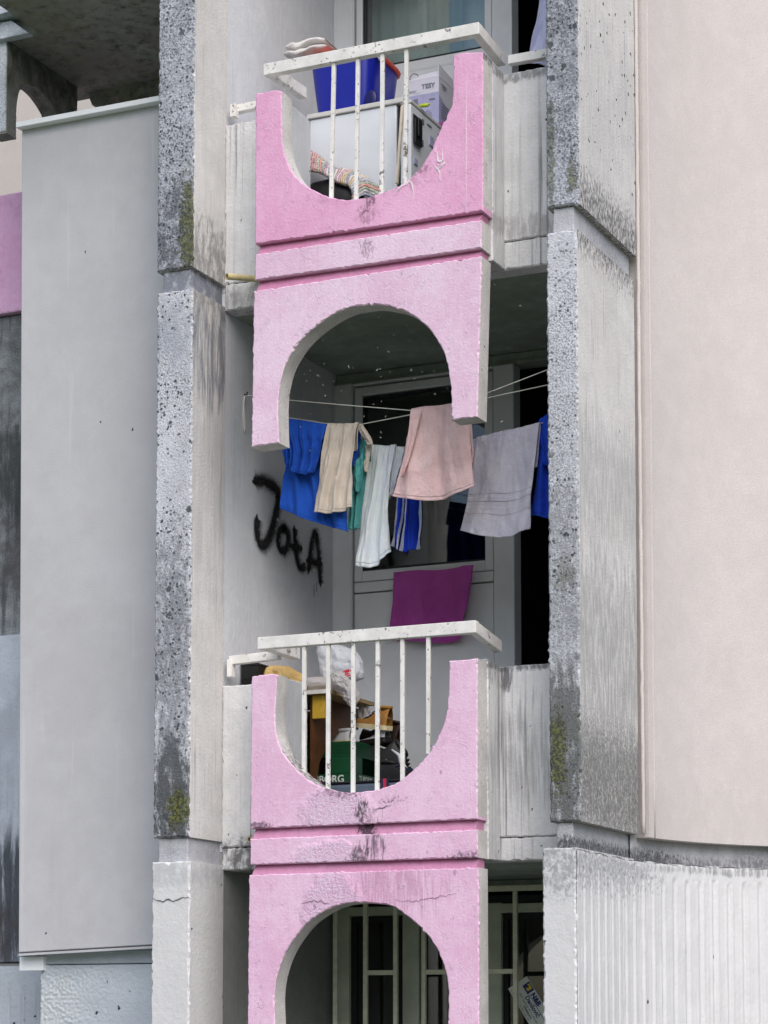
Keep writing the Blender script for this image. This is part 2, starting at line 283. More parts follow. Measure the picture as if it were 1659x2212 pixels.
def glass(name, tint, dens):
    t = NT(name)
    g = t.n('ShaderNodeBsdfGlossy'); g.inputs['Roughness'].default_value = .02; g.inputs[0].default_value = (1, 1, 1, 1)
    tr = t.n('ShaderNodeBsdfTransparent'); tr.inputs[0].default_value = tint
    fr = t.n('ShaderNodeFresnel'); fr.inputs[0].default_value = 1.5
    mx = t.n('ShaderNodeMixShader'); f = t.m('MULTIPLY', fr.outputs[0], dens); t.put(mx.inputs[0], f)
    t.t.links.new(tr.outputs[0], mx.inputs[1]); t.t.links.new(g.outputs[0], mx.inputs[2])
    o = t.n('ShaderNodeOutputMaterial'); t.t.links.new(mx.outputs[0], o.inputs[0]); return t.mat
M['glass'] = glass('window_glass', (.82, .86, .84, 1), 1.6)
M['glass_sky'] = glass('window_glass_clear', (.84, .9, .88, 1), 2.2)
M['curtain'] = simple('teal_curtain', S(150, 172, 172), .9, .08, 3., .2)
def cloth(name, col, terry=.5, var=.07, sc=160., col2=None):
    t = NT(name); P = t.pos()
    c = t.mix(t.ms(t.noise(P, 7., 4, .6), .3, .7), tuple(v * (1 - var) for v in col[:3]) + (1,), tuple(min(.9, v * (1 + var)) for v in col[:3]) + (1,))
    fine = t.noise(P, sc, 3, .7); c = t.mix(t.ms(fine, .5, .32, 0, .28 * terry), c, tuple(v * .6 for v in col[:3]) + (1,))
    v = t.sep(t.uv())[1]; hem = t.ms(t.m('ABSOLUTE', t.m('SUBTRACT', v, .955)), .010, .004, 0., 1.); c = t.mix(t.m('MULTIPLY', hem, .35), c, tuple(x * .55 for x in col[:3]) + (1,))
    wri = t.noise(t.vm('MULTIPLY', P, (1., 1., .55)), 16., 4, .6, .8)
    return t.done(c, .95, t.bump(t.m('SUBTRACT', t.m('ADD', fine, t.m('MULTIPLY', wri, 1.6)), hem), .35 + .4 * terry, .008), .15, **{'Sheen Weight': .04})
def bandcloth():
    t = NT('lilac_terry_bands'); P = t.pos(); v = t.sep(t.uv())[1]; col = S(214, 211, 228)
    fine = t.noise(P, 160., 3, .7); b = None
    for c_, w_ in ((.615, .018), (.70, .030), (.80, .018)):
        f = t.ms(t.m('ABSOLUTE', t.m('SUBTRACT', v, c_)), w_, w_ * .7, 0., 1.); b = f if b is None else t.m('MAXIMUM', b, f)
    c = t.mix(t.ms(t.noise(P, 7., 4, .6), .3, .7), S(206, 203, 222), S(222, 219, 234)); c = t.mix(t.ms(fine, .5, .32, 0, .24), c, S(120, 116, 140)); c = t.mix(t.m('MULTIPLY', b, .6), c, S(206, 200, 216))
    h = t.m('ADD', t.m('MULTIPLY', fine, t.m('SUBTRACT', 1., b)), t.m('SUBTRACT', t.m('MULTIPLY', t.noise(P, 22., 3, .6), .6), t.m('MULTIPLY', b, .8)))
    return t.done(c, .95, t.bump(h, .7, .006), .15, **{'Sheen Weight': .04})
M['c_blue'] = cloth('blue_jersey', S(38, 88, 190), .1); M['c_beige'] = cloth('beige_jersey', S(208, 196, 184), .1, sc=90)
M['c_teal'] = cloth('teal_jersey', S(86, 162, 160), .1); M['c_sky'] = cloth('pale_blue_terry', S(230, 236, 248), .7)
M['c_pink'] = cloth('peach_terry', S(246, 206, 206), .9, sc=120); M['c_lilac_plain'] = cloth('lilac_terry', S(188, 182, 202), .8)
M['c_lilac'] = bandcloth()
M['c_royal'] = cloth('royal_blue_terry', S(36, 76, 204), .9, sc=120); M['c_plum'] = cloth('plum_terry', S(192, 88, 178), .8, sc=90)
M['c_white'] = cloth('offwhite_cloth', S(218, 214, 212), .4); M['c_lav'] = cloth('pale_lavender_terry', S(206, 208, 236), .6)
def striped(name, cols, freq, warp=.0, axis=0):
    t = NT(name); uv = t.sep(t.uv())[axis]; P = t.pos()
    x = t.m('ADD', t.m('MULTIPLY', uv, freq), t.m('MULTIPLY', t.noise(P, 18., 3, .6), warp))
    r = t.n('ShaderNodeValToRGB'); r.color_ramp.interpolation = 'CONSTANT'; el = r.color_ramp.elements
    while len(el) < len(cols): el.new(.5)
    for i, (p, c) in enumerate(cols): el[i].position = p; el[i].color = c
    t.put(r.inputs[0], t.m('FRACT', x)); fine = t.noise(P, 130., 3, .7)
    c = t.mix(t.ms(fine, .5, .3, 0, .4), r.outputs[0], S(60, 60, 80))
    return t.done(c, .95, t.bump(fine, .7, .006), .15)
WH = S(206, 212, 232); RB = S(34, 66, 196); NV = S(26, 32, 92)
M['c_stripe'] = striped('blue_striped_terry', [(0, WH), (.12, NV), (.17, RB), (.30, WH), (.33, NV), (.36, WH), (.42, RB), (.62, NV), (.66, RB), (.9, WH)], 1.15)
def rugmat():
    t = NT('rag_rug'); u = t.sep(t.uv())[0]; P = t.pos()
    x = t.m('ADD', t.m('MULTIPLY', u, 34.), t.m('MULTIPLY', t.noise(P, 20., 3, .6), 1.1)); k = t.m('FLOOR', x)
    wn = t.n('ShaderNodeTexWhiteNoise', noise_dimensions='1D'); t.put(wn.inputs['W'], k)
    r = t.n('ShaderNodeValToRGB'); r.color_ramp.interpolation = 'CONSTANT'; el = r.color_ramp.elements
    cs = [S(222, 176, 194), S(214, 212, 214), S(236, 208, 160), S(162, 170, 190), S(224, 160, 146), S(184, 194, 176), S(232, 222, 212), S(198, 168, 180)]
    while len(el) < len(cs): el.new(.5)
    for i, c in enumerate(cs): el[i].position = i / len(cs); el[i].color = c
    t.put(r.inputs[0], wn.outputs['Value']); fr = t.m('FRACT', x); groove = t.m('ABSOLUTE', t.m('SUBTRACT', fr, .5))
    c = t.mix(t.ms(groove, .34, .5, 0, .7), r.outputs[0], S(70, 60, 66)); c = t.mix(t.ms(t.noise(P, 70., 3, .7), .45, .65, 0, .6), c, S(222, 216, 214))
    return t.done(c, .95, t.bump(t.m('ADD', t.m('MULTIPLY', groove, -2.), t.noise(P, 90., 3, .6)), .8, .01), .1)
M['rug'] = rugmat()
def spray(name, col, soft=.55, grain=.5, dens=1.):
    t = NT(name); uv = t.sep(t.uv()); P = t.pos()
    d = t.m('ABSOLUTE', t.m('SUBTRACT', t.m('MULTIPLY', uv[1], 2.), 1.))
    a = t.ms(t.m('ADD', d, t.m('MULTIPLY', t.m('SUBTRACT', t.noise(P, 110., 3, .7), .5), grain)), 1 - soft, 1.0, 1., 0.)
    a = t.m('MULTIPLY', a, t.ms(t.noise(P, 26., 4, .7), .30, .52, dens, 1.)) if dens < 1 else a
    b = t.n('ShaderNodeBsdfPrincipled'); b.inputs['Base Color'].default_value = col; b.inputs['Roughness'].default_value = .85
    tr = t.n('ShaderNodeBsdfTransparent'); mx = t.n('ShaderNodeMixShader'); t.put(mx.inputs[0], a)
    t.t.links.new(tr.outputs[0], mx.inputs[1]); t.t.links.new(b.outputs[0], mx.inputs[2])
    o = t.n('ShaderNodeOutputMaterial'); t.t.links.new(mx.outputs[0], o.inputs[0]); return t.mat
M['spray'] = spray('black_spray_paint', S(24, 23, 26), .70, .60, .72); M['overspray'] = spray('black_overspray', S(30, 29, 32), .98, 1.3, .0); M['crack'] = spray('hairline_crack', S(70, 72, 76), .6, .9)
M['scratch'] = spray('white_paint_splash', S(238, 224, 232), .4, .9); M['crackpink'] = spray('pink_crack', S(140, 96, 124), .7, 1.)
M['sign'] = simple('white_vinyl', S(206, 214, 206), .5, .03, 10.); M['sign_blue'] = simple('navy_vinyl', S(38, 34, 104), .5); M['sign_yellow'] = simple('yellow_vinyl', S(206, 188, 40), .5)
M['fluff'] = simple('seed_fluff', S(216, 216, 214), .9)
M['grass'] = simple('grass', S(84, 100, 66), .95, .3, 3., .6, bsc=30); M['paving'] = concrete('paving', S(120, 118, 114), var=.15, bump=.4)
M['leaf'] = simple('leaves', S(58, 74, 40), .8, .4, 1.); M['bark'] = simple('bark', S(84, 70, 58), .9, .2, 8., .5)

# ------------------------------------------------------------------ mesh helpers
class MB:
    def __init__(s): s.v = []; s.f = []; s.mi = []; s.uv = []
    def add(s, vs, fs, mi=0, uvs=None):
        o = len(s.v); s.v += [Vector(p) for p in vs]
        for k, f in enumerate(fs):
            s.f.append([o + i for i in f]); s.mi.append(mi[k] if isinstance(mi, (list, tuple)) else mi)
            s.uv.append([uvs[i] for i in f] if uvs else None)
        return s
    def box(s, x0, x1, y0, y1, z0, z1, mi=0):
        v = [(x, y, z) for z in (z0, z1) for y in (y0, y1) for x in (x0, x1)]
        # order of faces: bottom, top, front(-y), back, left, right
        return s.add(v, [(0, 2, 3, 1), (4, 5, 7, 6), (0, 1, 5, 4), (2, 6, 7, 3), (0, 4, 6, 2), (1, 3, 7, 5)], mi)
    def hexa(s, p, mi=0):  # 8 points: 4 of the front face counter-clockwise then the 4 behind
        return s.add(p, [(0, 1, 2, 3), (7, 6, 5, 4), (0, 4, 5, 1), (1, 5, 6, 2), (2, 6, 7, 3), (3, 7, 4, 0)], mi)
    def prism(s, pts, vec_, mi=(0, 0, 0), ch=0., nrm=None, inner=None, own=None):
        """front polygon pts (in one plane), pushed along vec_; ch: ragged chamfer round the front edge"""
        clean = [Vector(p) for p in getattr(pts, 'clean', pts)]; pts = [Vector(p) for p in pts]; n = len(pts); vec_ = Vector(vec_); d = vec_.normalized()
        if ch:
            ins = []
            for i in range(n):
                a, b = pts[i - 1], pts[(i + 1) % n]; tn = (b - a).normalized(); q = tn.cross(d) if nrm is None else tn.cross(d)
                ins.append(q)
            ar = Vector((0, 0, 0))
            for i in range(n): ar += pts[i].cross(pts[(i + 1) % n])
            sg = 1 if ar.dot(d) > 0 else -1
            fr = []; rg = []
            for i in range(n):
                w = ch * (.55 + .9 * random.random()); fr.append(pts[i] - ins[i] * w * sg * 1.); rg.append(pts[i] + d * w * (.6 + .8 * random.random()))
            md = [p + d * min(.020, vec_.length * .4) * random.uniform(.6, 1.) for p in clean]; bk = [p + vec_ for p in clean]
            vs = fr + rg + md + bk
            fs = [list(range(n))[::-1] if sg > 0 else list(range(n))]
            m = [mi[0]]
            for i in range(n):
                j = (i + 1) % n; fs.append((i, j, n + j, n + i)); m.append(mi[0])
                mm = mi[0] if own and own((clean[i] + clean[j]) / 2) else mi[1]
                fs.append((n + i, n + j, 2 * n + j, 2 * n + i)); m.append(mm)
                fs.append((2 * n + i, 2 * n + j, 3 * n + j, 3 * n + i)); m.append(mm)
            fs.append([3 * n + i for i in range(n)]); m.append(mi[2])
            return s.add(vs, fs, m)
        bk = [p + vec_ for p in pts]
        fs = [list(range(n)), [n + i for i in range(n)][::-1]] + [(i, n + i, n + (i + 1) % n, (i + 1) % n) for i in range(n)]
        return s.add(pts + bk, fs, [mi[0], mi[2]] + [mi[1]] * n)
    def tube(s, pts, r, k=8, mi=0, cap=True):
        pts = [Vector(p) for p in pts]; n = len(pts); rr = r if isinstance(r, (list, tuple)) else [r] * n; vs = []; up = None
        for i in range(n):
            tn = (pts[min(i + 1, n - 1)] - pts[max(i - 1, 0)]).normalized()
            if up is None: up = Vector((0, 0, 1)) if abs(tn.z) < .9 else Vector((0, 1, 0))
            a = tn.cross(up).normalized(); b = a.cross(tn).normalized(); up = b
            vs += [pts[i] + (a * _c(2 * math.pi * j / k) + b * _s(2 * math.pi * j / k)) * rr[i] for j in range(k)]
        fs = [(i * k + j, i * k + (j + 1) % k, (i + 1) * k + (j + 1) % k, (i + 1) * k + j) for i in range(n - 1) for j in range(k)]
        if cap: fs += [list(range(k))[::-1], [(n - 1) * k + j for j in range(k)]]
        return s.add(vs, fs, mi)
    def grid(s, fn, nu, nv, mi=0, close=False):
        vs = [fn(i / nu, j / nv) for j in range(nv + 1) for i in range(nu + 1)]; uvs = [(i / nu, j / nv) for j in range(nv + 1) for i in range(nu + 1)]
        fs = [(j * (nu + 1) + i, j * (nu + 1) + i + 1, (j + 1) * (nu + 1) + i + 1, (j + 1) * (nu + 1) + i) for j in range(nv) for i in range(nu)]
        return s.add(vs, fs, mi, uvs)
    def ribbon(s, pts, w, nrm, mi=0):
        pts = [Vector(p) for p in pts]; n = len(pts); nrm = Vector(nrm); vs = []; uvs = []
        for i in range(n):
            tn = (pts[min(i + 1, n - 1)] - pts[max(i - 1, 0)]).normalized(); sd = tn.cross(nrm).normalized(); ww = w(i / (n - 1)) if callable(w) else w
            vs += [pts[i] - sd * ww / 2, pts[i], pts[i] + sd * ww / 2]; uvs += [(i / (n - 1), 0), (i / (n - 1), .5), (i / (n - 1), 1)]
        fs = []
        for i in range(n - 1): fs += [(3 * i, 3 * i + 3, 3 * i + 4, 3 * i + 1), (3 * i + 1, 3 * i + 4, 3 * i + 5, 3 * i + 2)]
        return s.add(vs, fs, mi, uvs)
    def ball(s, c, r, nu=14, nv=9, mi=0, fn=None):
        c = Vector(c); r = Vector(r) if not isinstance(r, (int, float)) else Vector((r, r, r)); vs = []
        for j in range(nv + 1):
            th = math.pi * j / nv
            for i in range(nu):
                ph = 2 * math.pi * i / nu; d = Vector((_s(th) * _c(ph), _s(th) * _s(ph), -_c(th))); k = fn(d) if fn else 1.
                vs.append(c + Vector((d.x * r.x, d.y * r.y, d.z * r.z)) * k)
        fs = [(j * nu + i, j * nu + (i + 1) % nu, (j + 1) * nu + (i + 1) % nu, (j + 1) * nu + i) for j in range(nv) for i in range(nu)]
        return s.add(vs, fs, mi)
def link(name, mb, mats, org=None, parent=None, smooth=False, bev=0., solid=0., sub=0, fixn=True):
    org = Vector(org) if org is not None else Vector((0, 0, 0))
    me = bpy.data.meshes.new(name); me.from_pydata([tuple(p - org) for p in mb.v], [], mb.f)
    for m in (mats if isinstance(mats, (list, tuple)) else [mats]): me.materials.append(M[m])
    me.polygons.foreach_set('material_index', mb.mi)
    if any(u for u in mb.uv):
        l = me.uv_layers.new(name='uv'); k = 0
        for u, f in zip(mb.uv, mb.f):
            for q in range(len(f)):
                l.data[k].uv = u[q] if u else (0, 0); k += 1
    if fixn:
        b = bmesh.new(); b.from_mesh(me); bmesh.ops.recalc_face_normals(b, faces=b.faces); b.to_mesh(me); b.free()
    if smooth: me.polygons.foreach_set('use_smooth', [True] * len(me.polygons))
    me.update()
    o = bpy.data.objects.new(name, me); COL.objects.link(o)
    if parent is None: o.location = org
    else: o.parent = parent
    if solid:
        md = o.modifiers.new('thick', 'SOLIDIFY'); md.thickness = solid; md.offset = 0
    if bev:
        md = o.modifiers.new('bevel', 'BEVEL'); md.width = bev; md.segments = 2; md.limit_method = 'ANGLE'; md.angle_limit = rad(40)
    if sub:
        md = o.modifiers.new('sub', 'SUBSURF'); md.levels = sub; md.render_levels = sub
    return o
def tag(o, label, cat, group=None):
    o['label'] = label; o['category'] = cat
    if group: o['group'] = group
    return o
def base_of(mbs):
    vs = [p for mb in mbs for p in mb.v]
    return Vector(((min(p.x for p in vs) + max(p.x for p in vs)) / 2, (min(p.y for p in vs) + max(p.y for p in vs)) / 2, min(p.z for p in vs)))
def single(name, mb, mats, label, cat, group=None, **kw):
    return tag(link(name, mb, mats, base_of([mb]), **kw), label, cat, group)
class T:
    """a thing: an Empty at its base, parts and sub-parts below it"""
    def __init__(s, name, label, cat, loc, group=None):
        s.loc = Vector(loc); o = bpy.data.objects.new(name, None); COL.objects.link(o); o.location = s.loc; o.empty_display_size = .1
        s.o = tag(o, label, cat, group)
    def part(s, name, mb, mats, parent=None, **kw):
        return link(name, mb, mats, s.loc, parent or s.o, **kw)
def struct(name, mb, mats, **kw):
    o = link(name, mb, mats, None, **kw); o['kind'] = 'structure'; return o
def catmull(p, step=.012, closed=False):
    p = [Vector(q) for q in p]; out = []; n = len(p)
    for i in range(n - 1 if not closed else n):
        a, b, c, d = p[max(i - 1, 0)] if not closed else p[i - 1], p[i], p[(i + 1) % n], p[min(i + 2, n - 1)] if not closed else p[(i + 2) % n]
        k = max(1, int((c - b).length / step))
        for j in range(k):
            u = j / k; out.append(.5 * ((2 * b) + (c - a) * u + (2 * a - 5 * b + 4 * c - d) * u * u + (3 * b - a - 3 * c + d) * u ** 3))
    if not closed: out.append(p[-1])
    return out
def seg(a, b, step=.014):
    a, b = Vector(a), Vector(b); k = max(1, int((b - a).length / step)); return [a.lerp(b, j / k) for j in range(k + 1)]
class RL(list): pass
def rough(pts, d, amp=.003, chips=.05, chip=.010, seed=0.):
    """ragged outline: fine jitter and a few chips, in the plane square to d"""
    pts = [Vector(p) for p in pts]; n = len(pts); d = Vector(d).normalized(); out = RL(); out.clean = pts
    for i in range(n):
        tn = (pts[(i + 1) % n] - pts[i - 1]).normalized(); q = tn.cross(d)
        w = amp * .55 * mnoise.noise(pts[i] * 60 + Vector((seed, 0, 0))) + amp * .9 * (random.random() - .5)
        if random.random() < chips: w += random.choice((-1, 1, 1)) * chip * random.random() * .6
        out.append(pts[i] + q * w)
    return out
def polyline(corners, step=.014, closed=True):
    out = []; n = len(corners)
    for i in range(n if closed else n - 1):
        out += seg(corners[i], corners[(i + 1) % n], step)[:-1]
    return out
YD = Vector((0, 1, 0))
def slab_xz(mb, x0, x1, z0, z1, y0, y1, mi=(0, 0, 0), amp=.003, chips=.05, ch=.004, step=.016, chip=.01):
    pts = rough(polyline([(x0, y0, z0), (x1, y0, z0), (x1, y0, z1), (x0, y0, z1)], step), YD, amp, chips, chip)
    return mb.prism(pts, (0, y1 - y0, 0), mi, ch=ch)
# ================================================================== SETTING
g = MB(); g.grid(lambda u, v: (-90 + 180 * u, -110 + 112.4 * v, -1.6), 20, 20); struct('ground', g, 'grass')
g = MB(); g.box(-12, 12, -2.2, .9, -1.7, -1.56); struct('pavement', g, 'paving')
# ------------------------------------------------------------------ pink balcony fronts
UPX = [(607.5, 196), (608, 240), (609, 278), (612, 324), (628, 366), (645, 388), (670, 407), (707, 424), (733, 430), (758, 431), (790, 427), (818, 419), (850, 406), (883, 387), (918, 347), (938, 312), (952, 278), (968, 245), (976, 222), (979, 180), (979, 118)]
LOWU = [Dd(p) for p in [(285, 362), (279, 480), (276, 560), (278, 610), (287, 662), (318, 735), (378, 808), (440, 858), (500, 890), (580, 910), (640, 913), (750, 900), (840, 870), (900, 825), (960, 770), (1020, 690), (1060, 600), (1080, 520), (1087, 400), (1088, 298)]]
UARCH = [B(p) for p in [(293, 1000), (290, 900), (290, 800), (300, 715), (330, 620), (400, 515), (500, 430), (600, 375), (700, 355), (760, 355), (860, 375), (940, 420), (1000, 475), (1050, 550), (1078, 620), (1090, 690), (1098, 780), (1098, 892)]]
LARCH = [Ee(p) for p in [(275, 986), (272, 850), (290, 740), (330, 640), (400, 540), (470, 480), (560, 435), (650, 420), (750, 425), (830, 440), (900, 490), (960, 540), (1020, 615), (1055, 690), (1080, 770), (1085, 860), (1083, 986)]]
def P0(px): return U(px[0], px[1], 0.)
TH = .118
def front_top(mb, upts, tl, tr, horn_l, horn_r, bl, br, seed):
    cu = catmull([P0(p) for p in upts], .014)
    pts = seg(P0(tl), P0(horn_l))[:-1] + cu + seg(P0(horn_r), P0(tr))[1:] + seg(P0(tr), P0(br))[1:] + seg(P0(br), P0(bl))[1:] + seg(P0(bl), P0(tl))[1:-1]
    zb_ = max(P0(bl).z, P0(br).z) + .012; pts = rough(pts, YD, .0035, .05, .012, seed); mb.prism(pts, (0, TH, 0), (0, 1, 1), ch=.005, own=lambda p: p.z < zb_)
def band(mb, a, b, c, d, seed, depth=TH, y=0., mi=(0, 1, 1), ch=.005):
    pts = rough(polyline([a, b, c, d]), YD, .003, .05, .010, seed); xa, xb = a.x + .01, b.x - .01; mb.prism(pts, (0, depth, 0), mi, ch=ch, own=lambda p: xa < p.x < xb)
def arch_piece(mb, arch, tl, tr, br_out, bl_out, seed, drop=None):
    cu = catmull([P0(p) for p in arch], .014)
    if drop is not None: cu = seg(Vector((cu[0].x, 0, drop)), cu[0])[:-1] + cu + seg(cu[-1], Vector((cu[-1].x, 0, drop)))[1:]
    bl, br = P0(bl_out), P0(br_out)
    if drop is not None: bl.z = drop; br.z = drop
    pts = seg(bl, cu[0])[:-1] + cu + seg(cu[-1], br)[1:] + seg(br, P0(tr))[1:] + seg(P0(tr), P0(tl))[1:] + seg(P0(tl), bl)[1:-1]
    pts = rough(pts, YD, .0035, .06, .012, seed); mb.prism(pts, (0, TH, 0), (0, 1, 1), ch=.005)
RG = .042
def recess(mb, a, b, c, d, mi=(0, 0, 0)):
    """strip behind a groove: its face leans outward to the lower lip"""
    a, b, c, d = [Vector(P0(p)) for p in (a, b, c, d)]  # top-left, top-right, lip-right, lip-left
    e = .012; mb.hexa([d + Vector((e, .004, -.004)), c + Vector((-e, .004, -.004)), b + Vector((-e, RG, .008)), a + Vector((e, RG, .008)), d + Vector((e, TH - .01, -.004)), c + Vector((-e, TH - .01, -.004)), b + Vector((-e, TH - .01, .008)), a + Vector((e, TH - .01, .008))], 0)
def balcony_front(label, tops, bands, arch, mats, loc, cracks):
    t = T('balcony', label, 'balcony', loc, 'pink balconies with a round cut-out and an arch')
    a = MB(); front_top(a, *tops); t.part('parapet_panel', a, [mats[0], 'panel_edge'])
    (q1, q2, q3) = bands
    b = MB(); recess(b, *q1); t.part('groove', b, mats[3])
    c = MB(); band(c, P0(q1[3]), P0(q1[2]), P0(q2[1]), P0(q2[0]), 3.); t.part('moulding_band', c, [mats[1], 'panel_edge'])
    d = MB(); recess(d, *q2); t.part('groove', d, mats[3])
    e = MB(); arch_piece(e, arch[0], q2[3], q2[2], arch[1], arch[2], 5., arch[3]); t.part('arch_panel', e, [mats[2], 'panel_edge'])
    for mb_, m_ in cracks: t.part('paint_crack', mb_, m_, fixn=False)
    return t
def crk(pxs, w, Y=-.003, j=.006, seed=1):
    random.seed(seed); p = []
    for a, b in zip(pxs[:-1], pxs[1:]): p += seg(U(a[0], a[1], Y), U(b[0], b[1], Y), .012)[:-1]
    p.append(U(pxs[-1][0], pxs[-1][1], Y)); p = [q + Vector((random.uniform(-j, j), 0, random.uniform(-j, j))) for q in p]
    m = MB(); m.ribbon(p, lambda u: w * (.35 + .9 * math.sin(math.pi * min(1, max(.0, u))) * random.uniform(.5, 1.2)), (0, -1, 0)); return m
ck = [(crk([(941, 320), (946, 345), (958, 352), (948, 362), (952, 388)], .012, seed=2), 'scratch'), (crk([(936, 352), (946, 366), (956, 346), (955, 322)], .009, seed=3), 'scratch'),
      (crk([(852, 418), (868, 400), (886, 392), (892, 408), (893, 430)], .009, seed=4), 'scratch'), (crk([(1007, 150), (1007, 250), (1007, 455)], .005, j=.001, seed=5), 'scratch'),
      (crk([(775, 470), (790, 455), (800, 458)], .005, seed=6), 'crackpink')]
t = balcony_front('pink balcony front above the washing lines, clean paint and straight white rim', (UPX, (552, 203), (1043, 112), (600, 193), (985, 114), (551, 527), (1043, 455), 1.),
    [((551, 527), (1043, 455), (1040, 475), (551, 549)), ((550, 605), (1040, 535), (1040, 553), (548, 629)), None], (UARCH, (1031, 900), (543, 965), None), ['pink_a', 'pink_b', 'pink_b', 'pink_e'], (0, 0, 2.88), ck)
ck = [(crk([(855, 1945), (900, 1947), (945, 1938), (985, 1932)], .004, seed=8), 'crackpink'), (crk([(808, 1748), (830, 1744), (845, 1738)], .005, j=.003, seed=10), 'crack'),
      (crk([(650, 1952), (680, 1946), (712, 1950)], .006, seed=11), 'crackpink'), (crk([(914, 1870), (914, 1920), (916, 1985)], .004, j=.002, seed=13), 'scratch')]
t = balcony_front('pink balcony front below the washing lines, flaking paint and black stains', (LOWU, (543, 1461), (1031, 1422), (590, 1455), (978, 1427), (540, 1790), (1031, 1769), 2.),
    [((540, 1790), (1031, 1768), (1031, 1792), (540, 1812)), ((541, 1868), (1032, 1852), (1033, 1874), (538, 1890)), None], (LARCH, (1035, 2212), (533, 2212), -.7), ['pink_c', 'pink_c', 'pink_c', 'pink_d'], (0, 0, -.7), ck)
random.seed(21)
# ------------------------------------------------------------------ loggia bodies: returns, wings, floor slab, railing
def loggia_body(label, z_sof, z_slab, zt_w, xl, xr, wl, wr, ret_top, first):
    """xl/xr: outer ends of the wings; wl/wr: outer edges of the pink front"""
    t = T('balcony_parapet', label, 'parapet', (0, .5, z_sof), 'grey concrete balcony parapets')
    a = MB()
    # right return, top falling from the horn to the wing
    X0, X1 = wr - .115, wr + .006
    p = [Vector((X1, TH + .002, z_sof - .0)), Vector((X1, .272, z_sof)), Vector((X1, .272, zt_w)), Vector((X1, TH + .002, ret_top))]
    a.prism(rough(polyline(p), (1, 0, 0), .003), (-.118, 0, 0), (0, 0, 0), ch=.004); t.part('return_wall', a, ['wing'])
    b = MB(); XL0 = wl - .004
    p = [Vector((XL0 + .122, TH + .002, z_sof)), Vector((XL0 + .122, .395, z_sof)), Vector((XL0 + .122, .395, zt_w - .10)), Vector((XL0 + .122, .385, zt_w - .03)), Vector((XL0 + .122, .36, zt_w)), Vector((XL0 + .122, TH + .002, zt_w - .002))]
    b.prism(rough(polyline(p), (1, 0, 0), .002), (-.118, 0, 0), (0, 0, 0), ch=.004); t.part('return_wall', b, ['inner_wall'])
    for (x0, x1) in ((X1 - .12, xr), (xl, XL0 + .003)):
        w = MB(); slab_xz(w, x0, x1, z_slab, zt_w, .275, .385, amp=.004, chips=.07, ch=.006); t.part('wing_wall', w, ['wing'])
        e = MB(); slab_xz(e, x0 + .002, x1, z_sof, z_slab - .004, .279, .39, amp=.004, chips=.12, ch=.007); t.part('slab_edge', e, ['wing'])
    s_ = MB(); s_.box(xl, xr + .10, .392, 1.78, z_sof + .001, z_slab + .02); t.part('floor_slab', s_, ['soffit'])
    s2 = MB(); s2.box(wl + .118, wr - .118, TH + .004, .391, z_sof + .02, z_slab + .01); t.part('floor_slab', s2, ['soffit'])
    cv = MB(); cv.box(xl + .001, xr + .09, 1.60, 1.70, z_sof - .05, z_sof - .001); t.part('cornice', cv, ['soffit'], bev=.006)
    return t
loggia_body('grey parapet of the upper balcony, its wings beside the clean pink front', 3.70, 3.842, 4.69, -.944, .985, -.622, .618, 4.70, True)
loggia_body('grey parapet of the lower balcony, black streaks on its wings beside the flaking pink front', .79, .905, 1.735, -.944, .960, -.633, .583, 1.752, False)
g = MB(); g.box(-.944, 1.14, .30, 1.78, 6.62, 6.76); tag(link('balcony_slab', g, 'soffit', (0, 1, 6.62)), 'concrete slab roofing the loggia with the blue tub', 'slab')
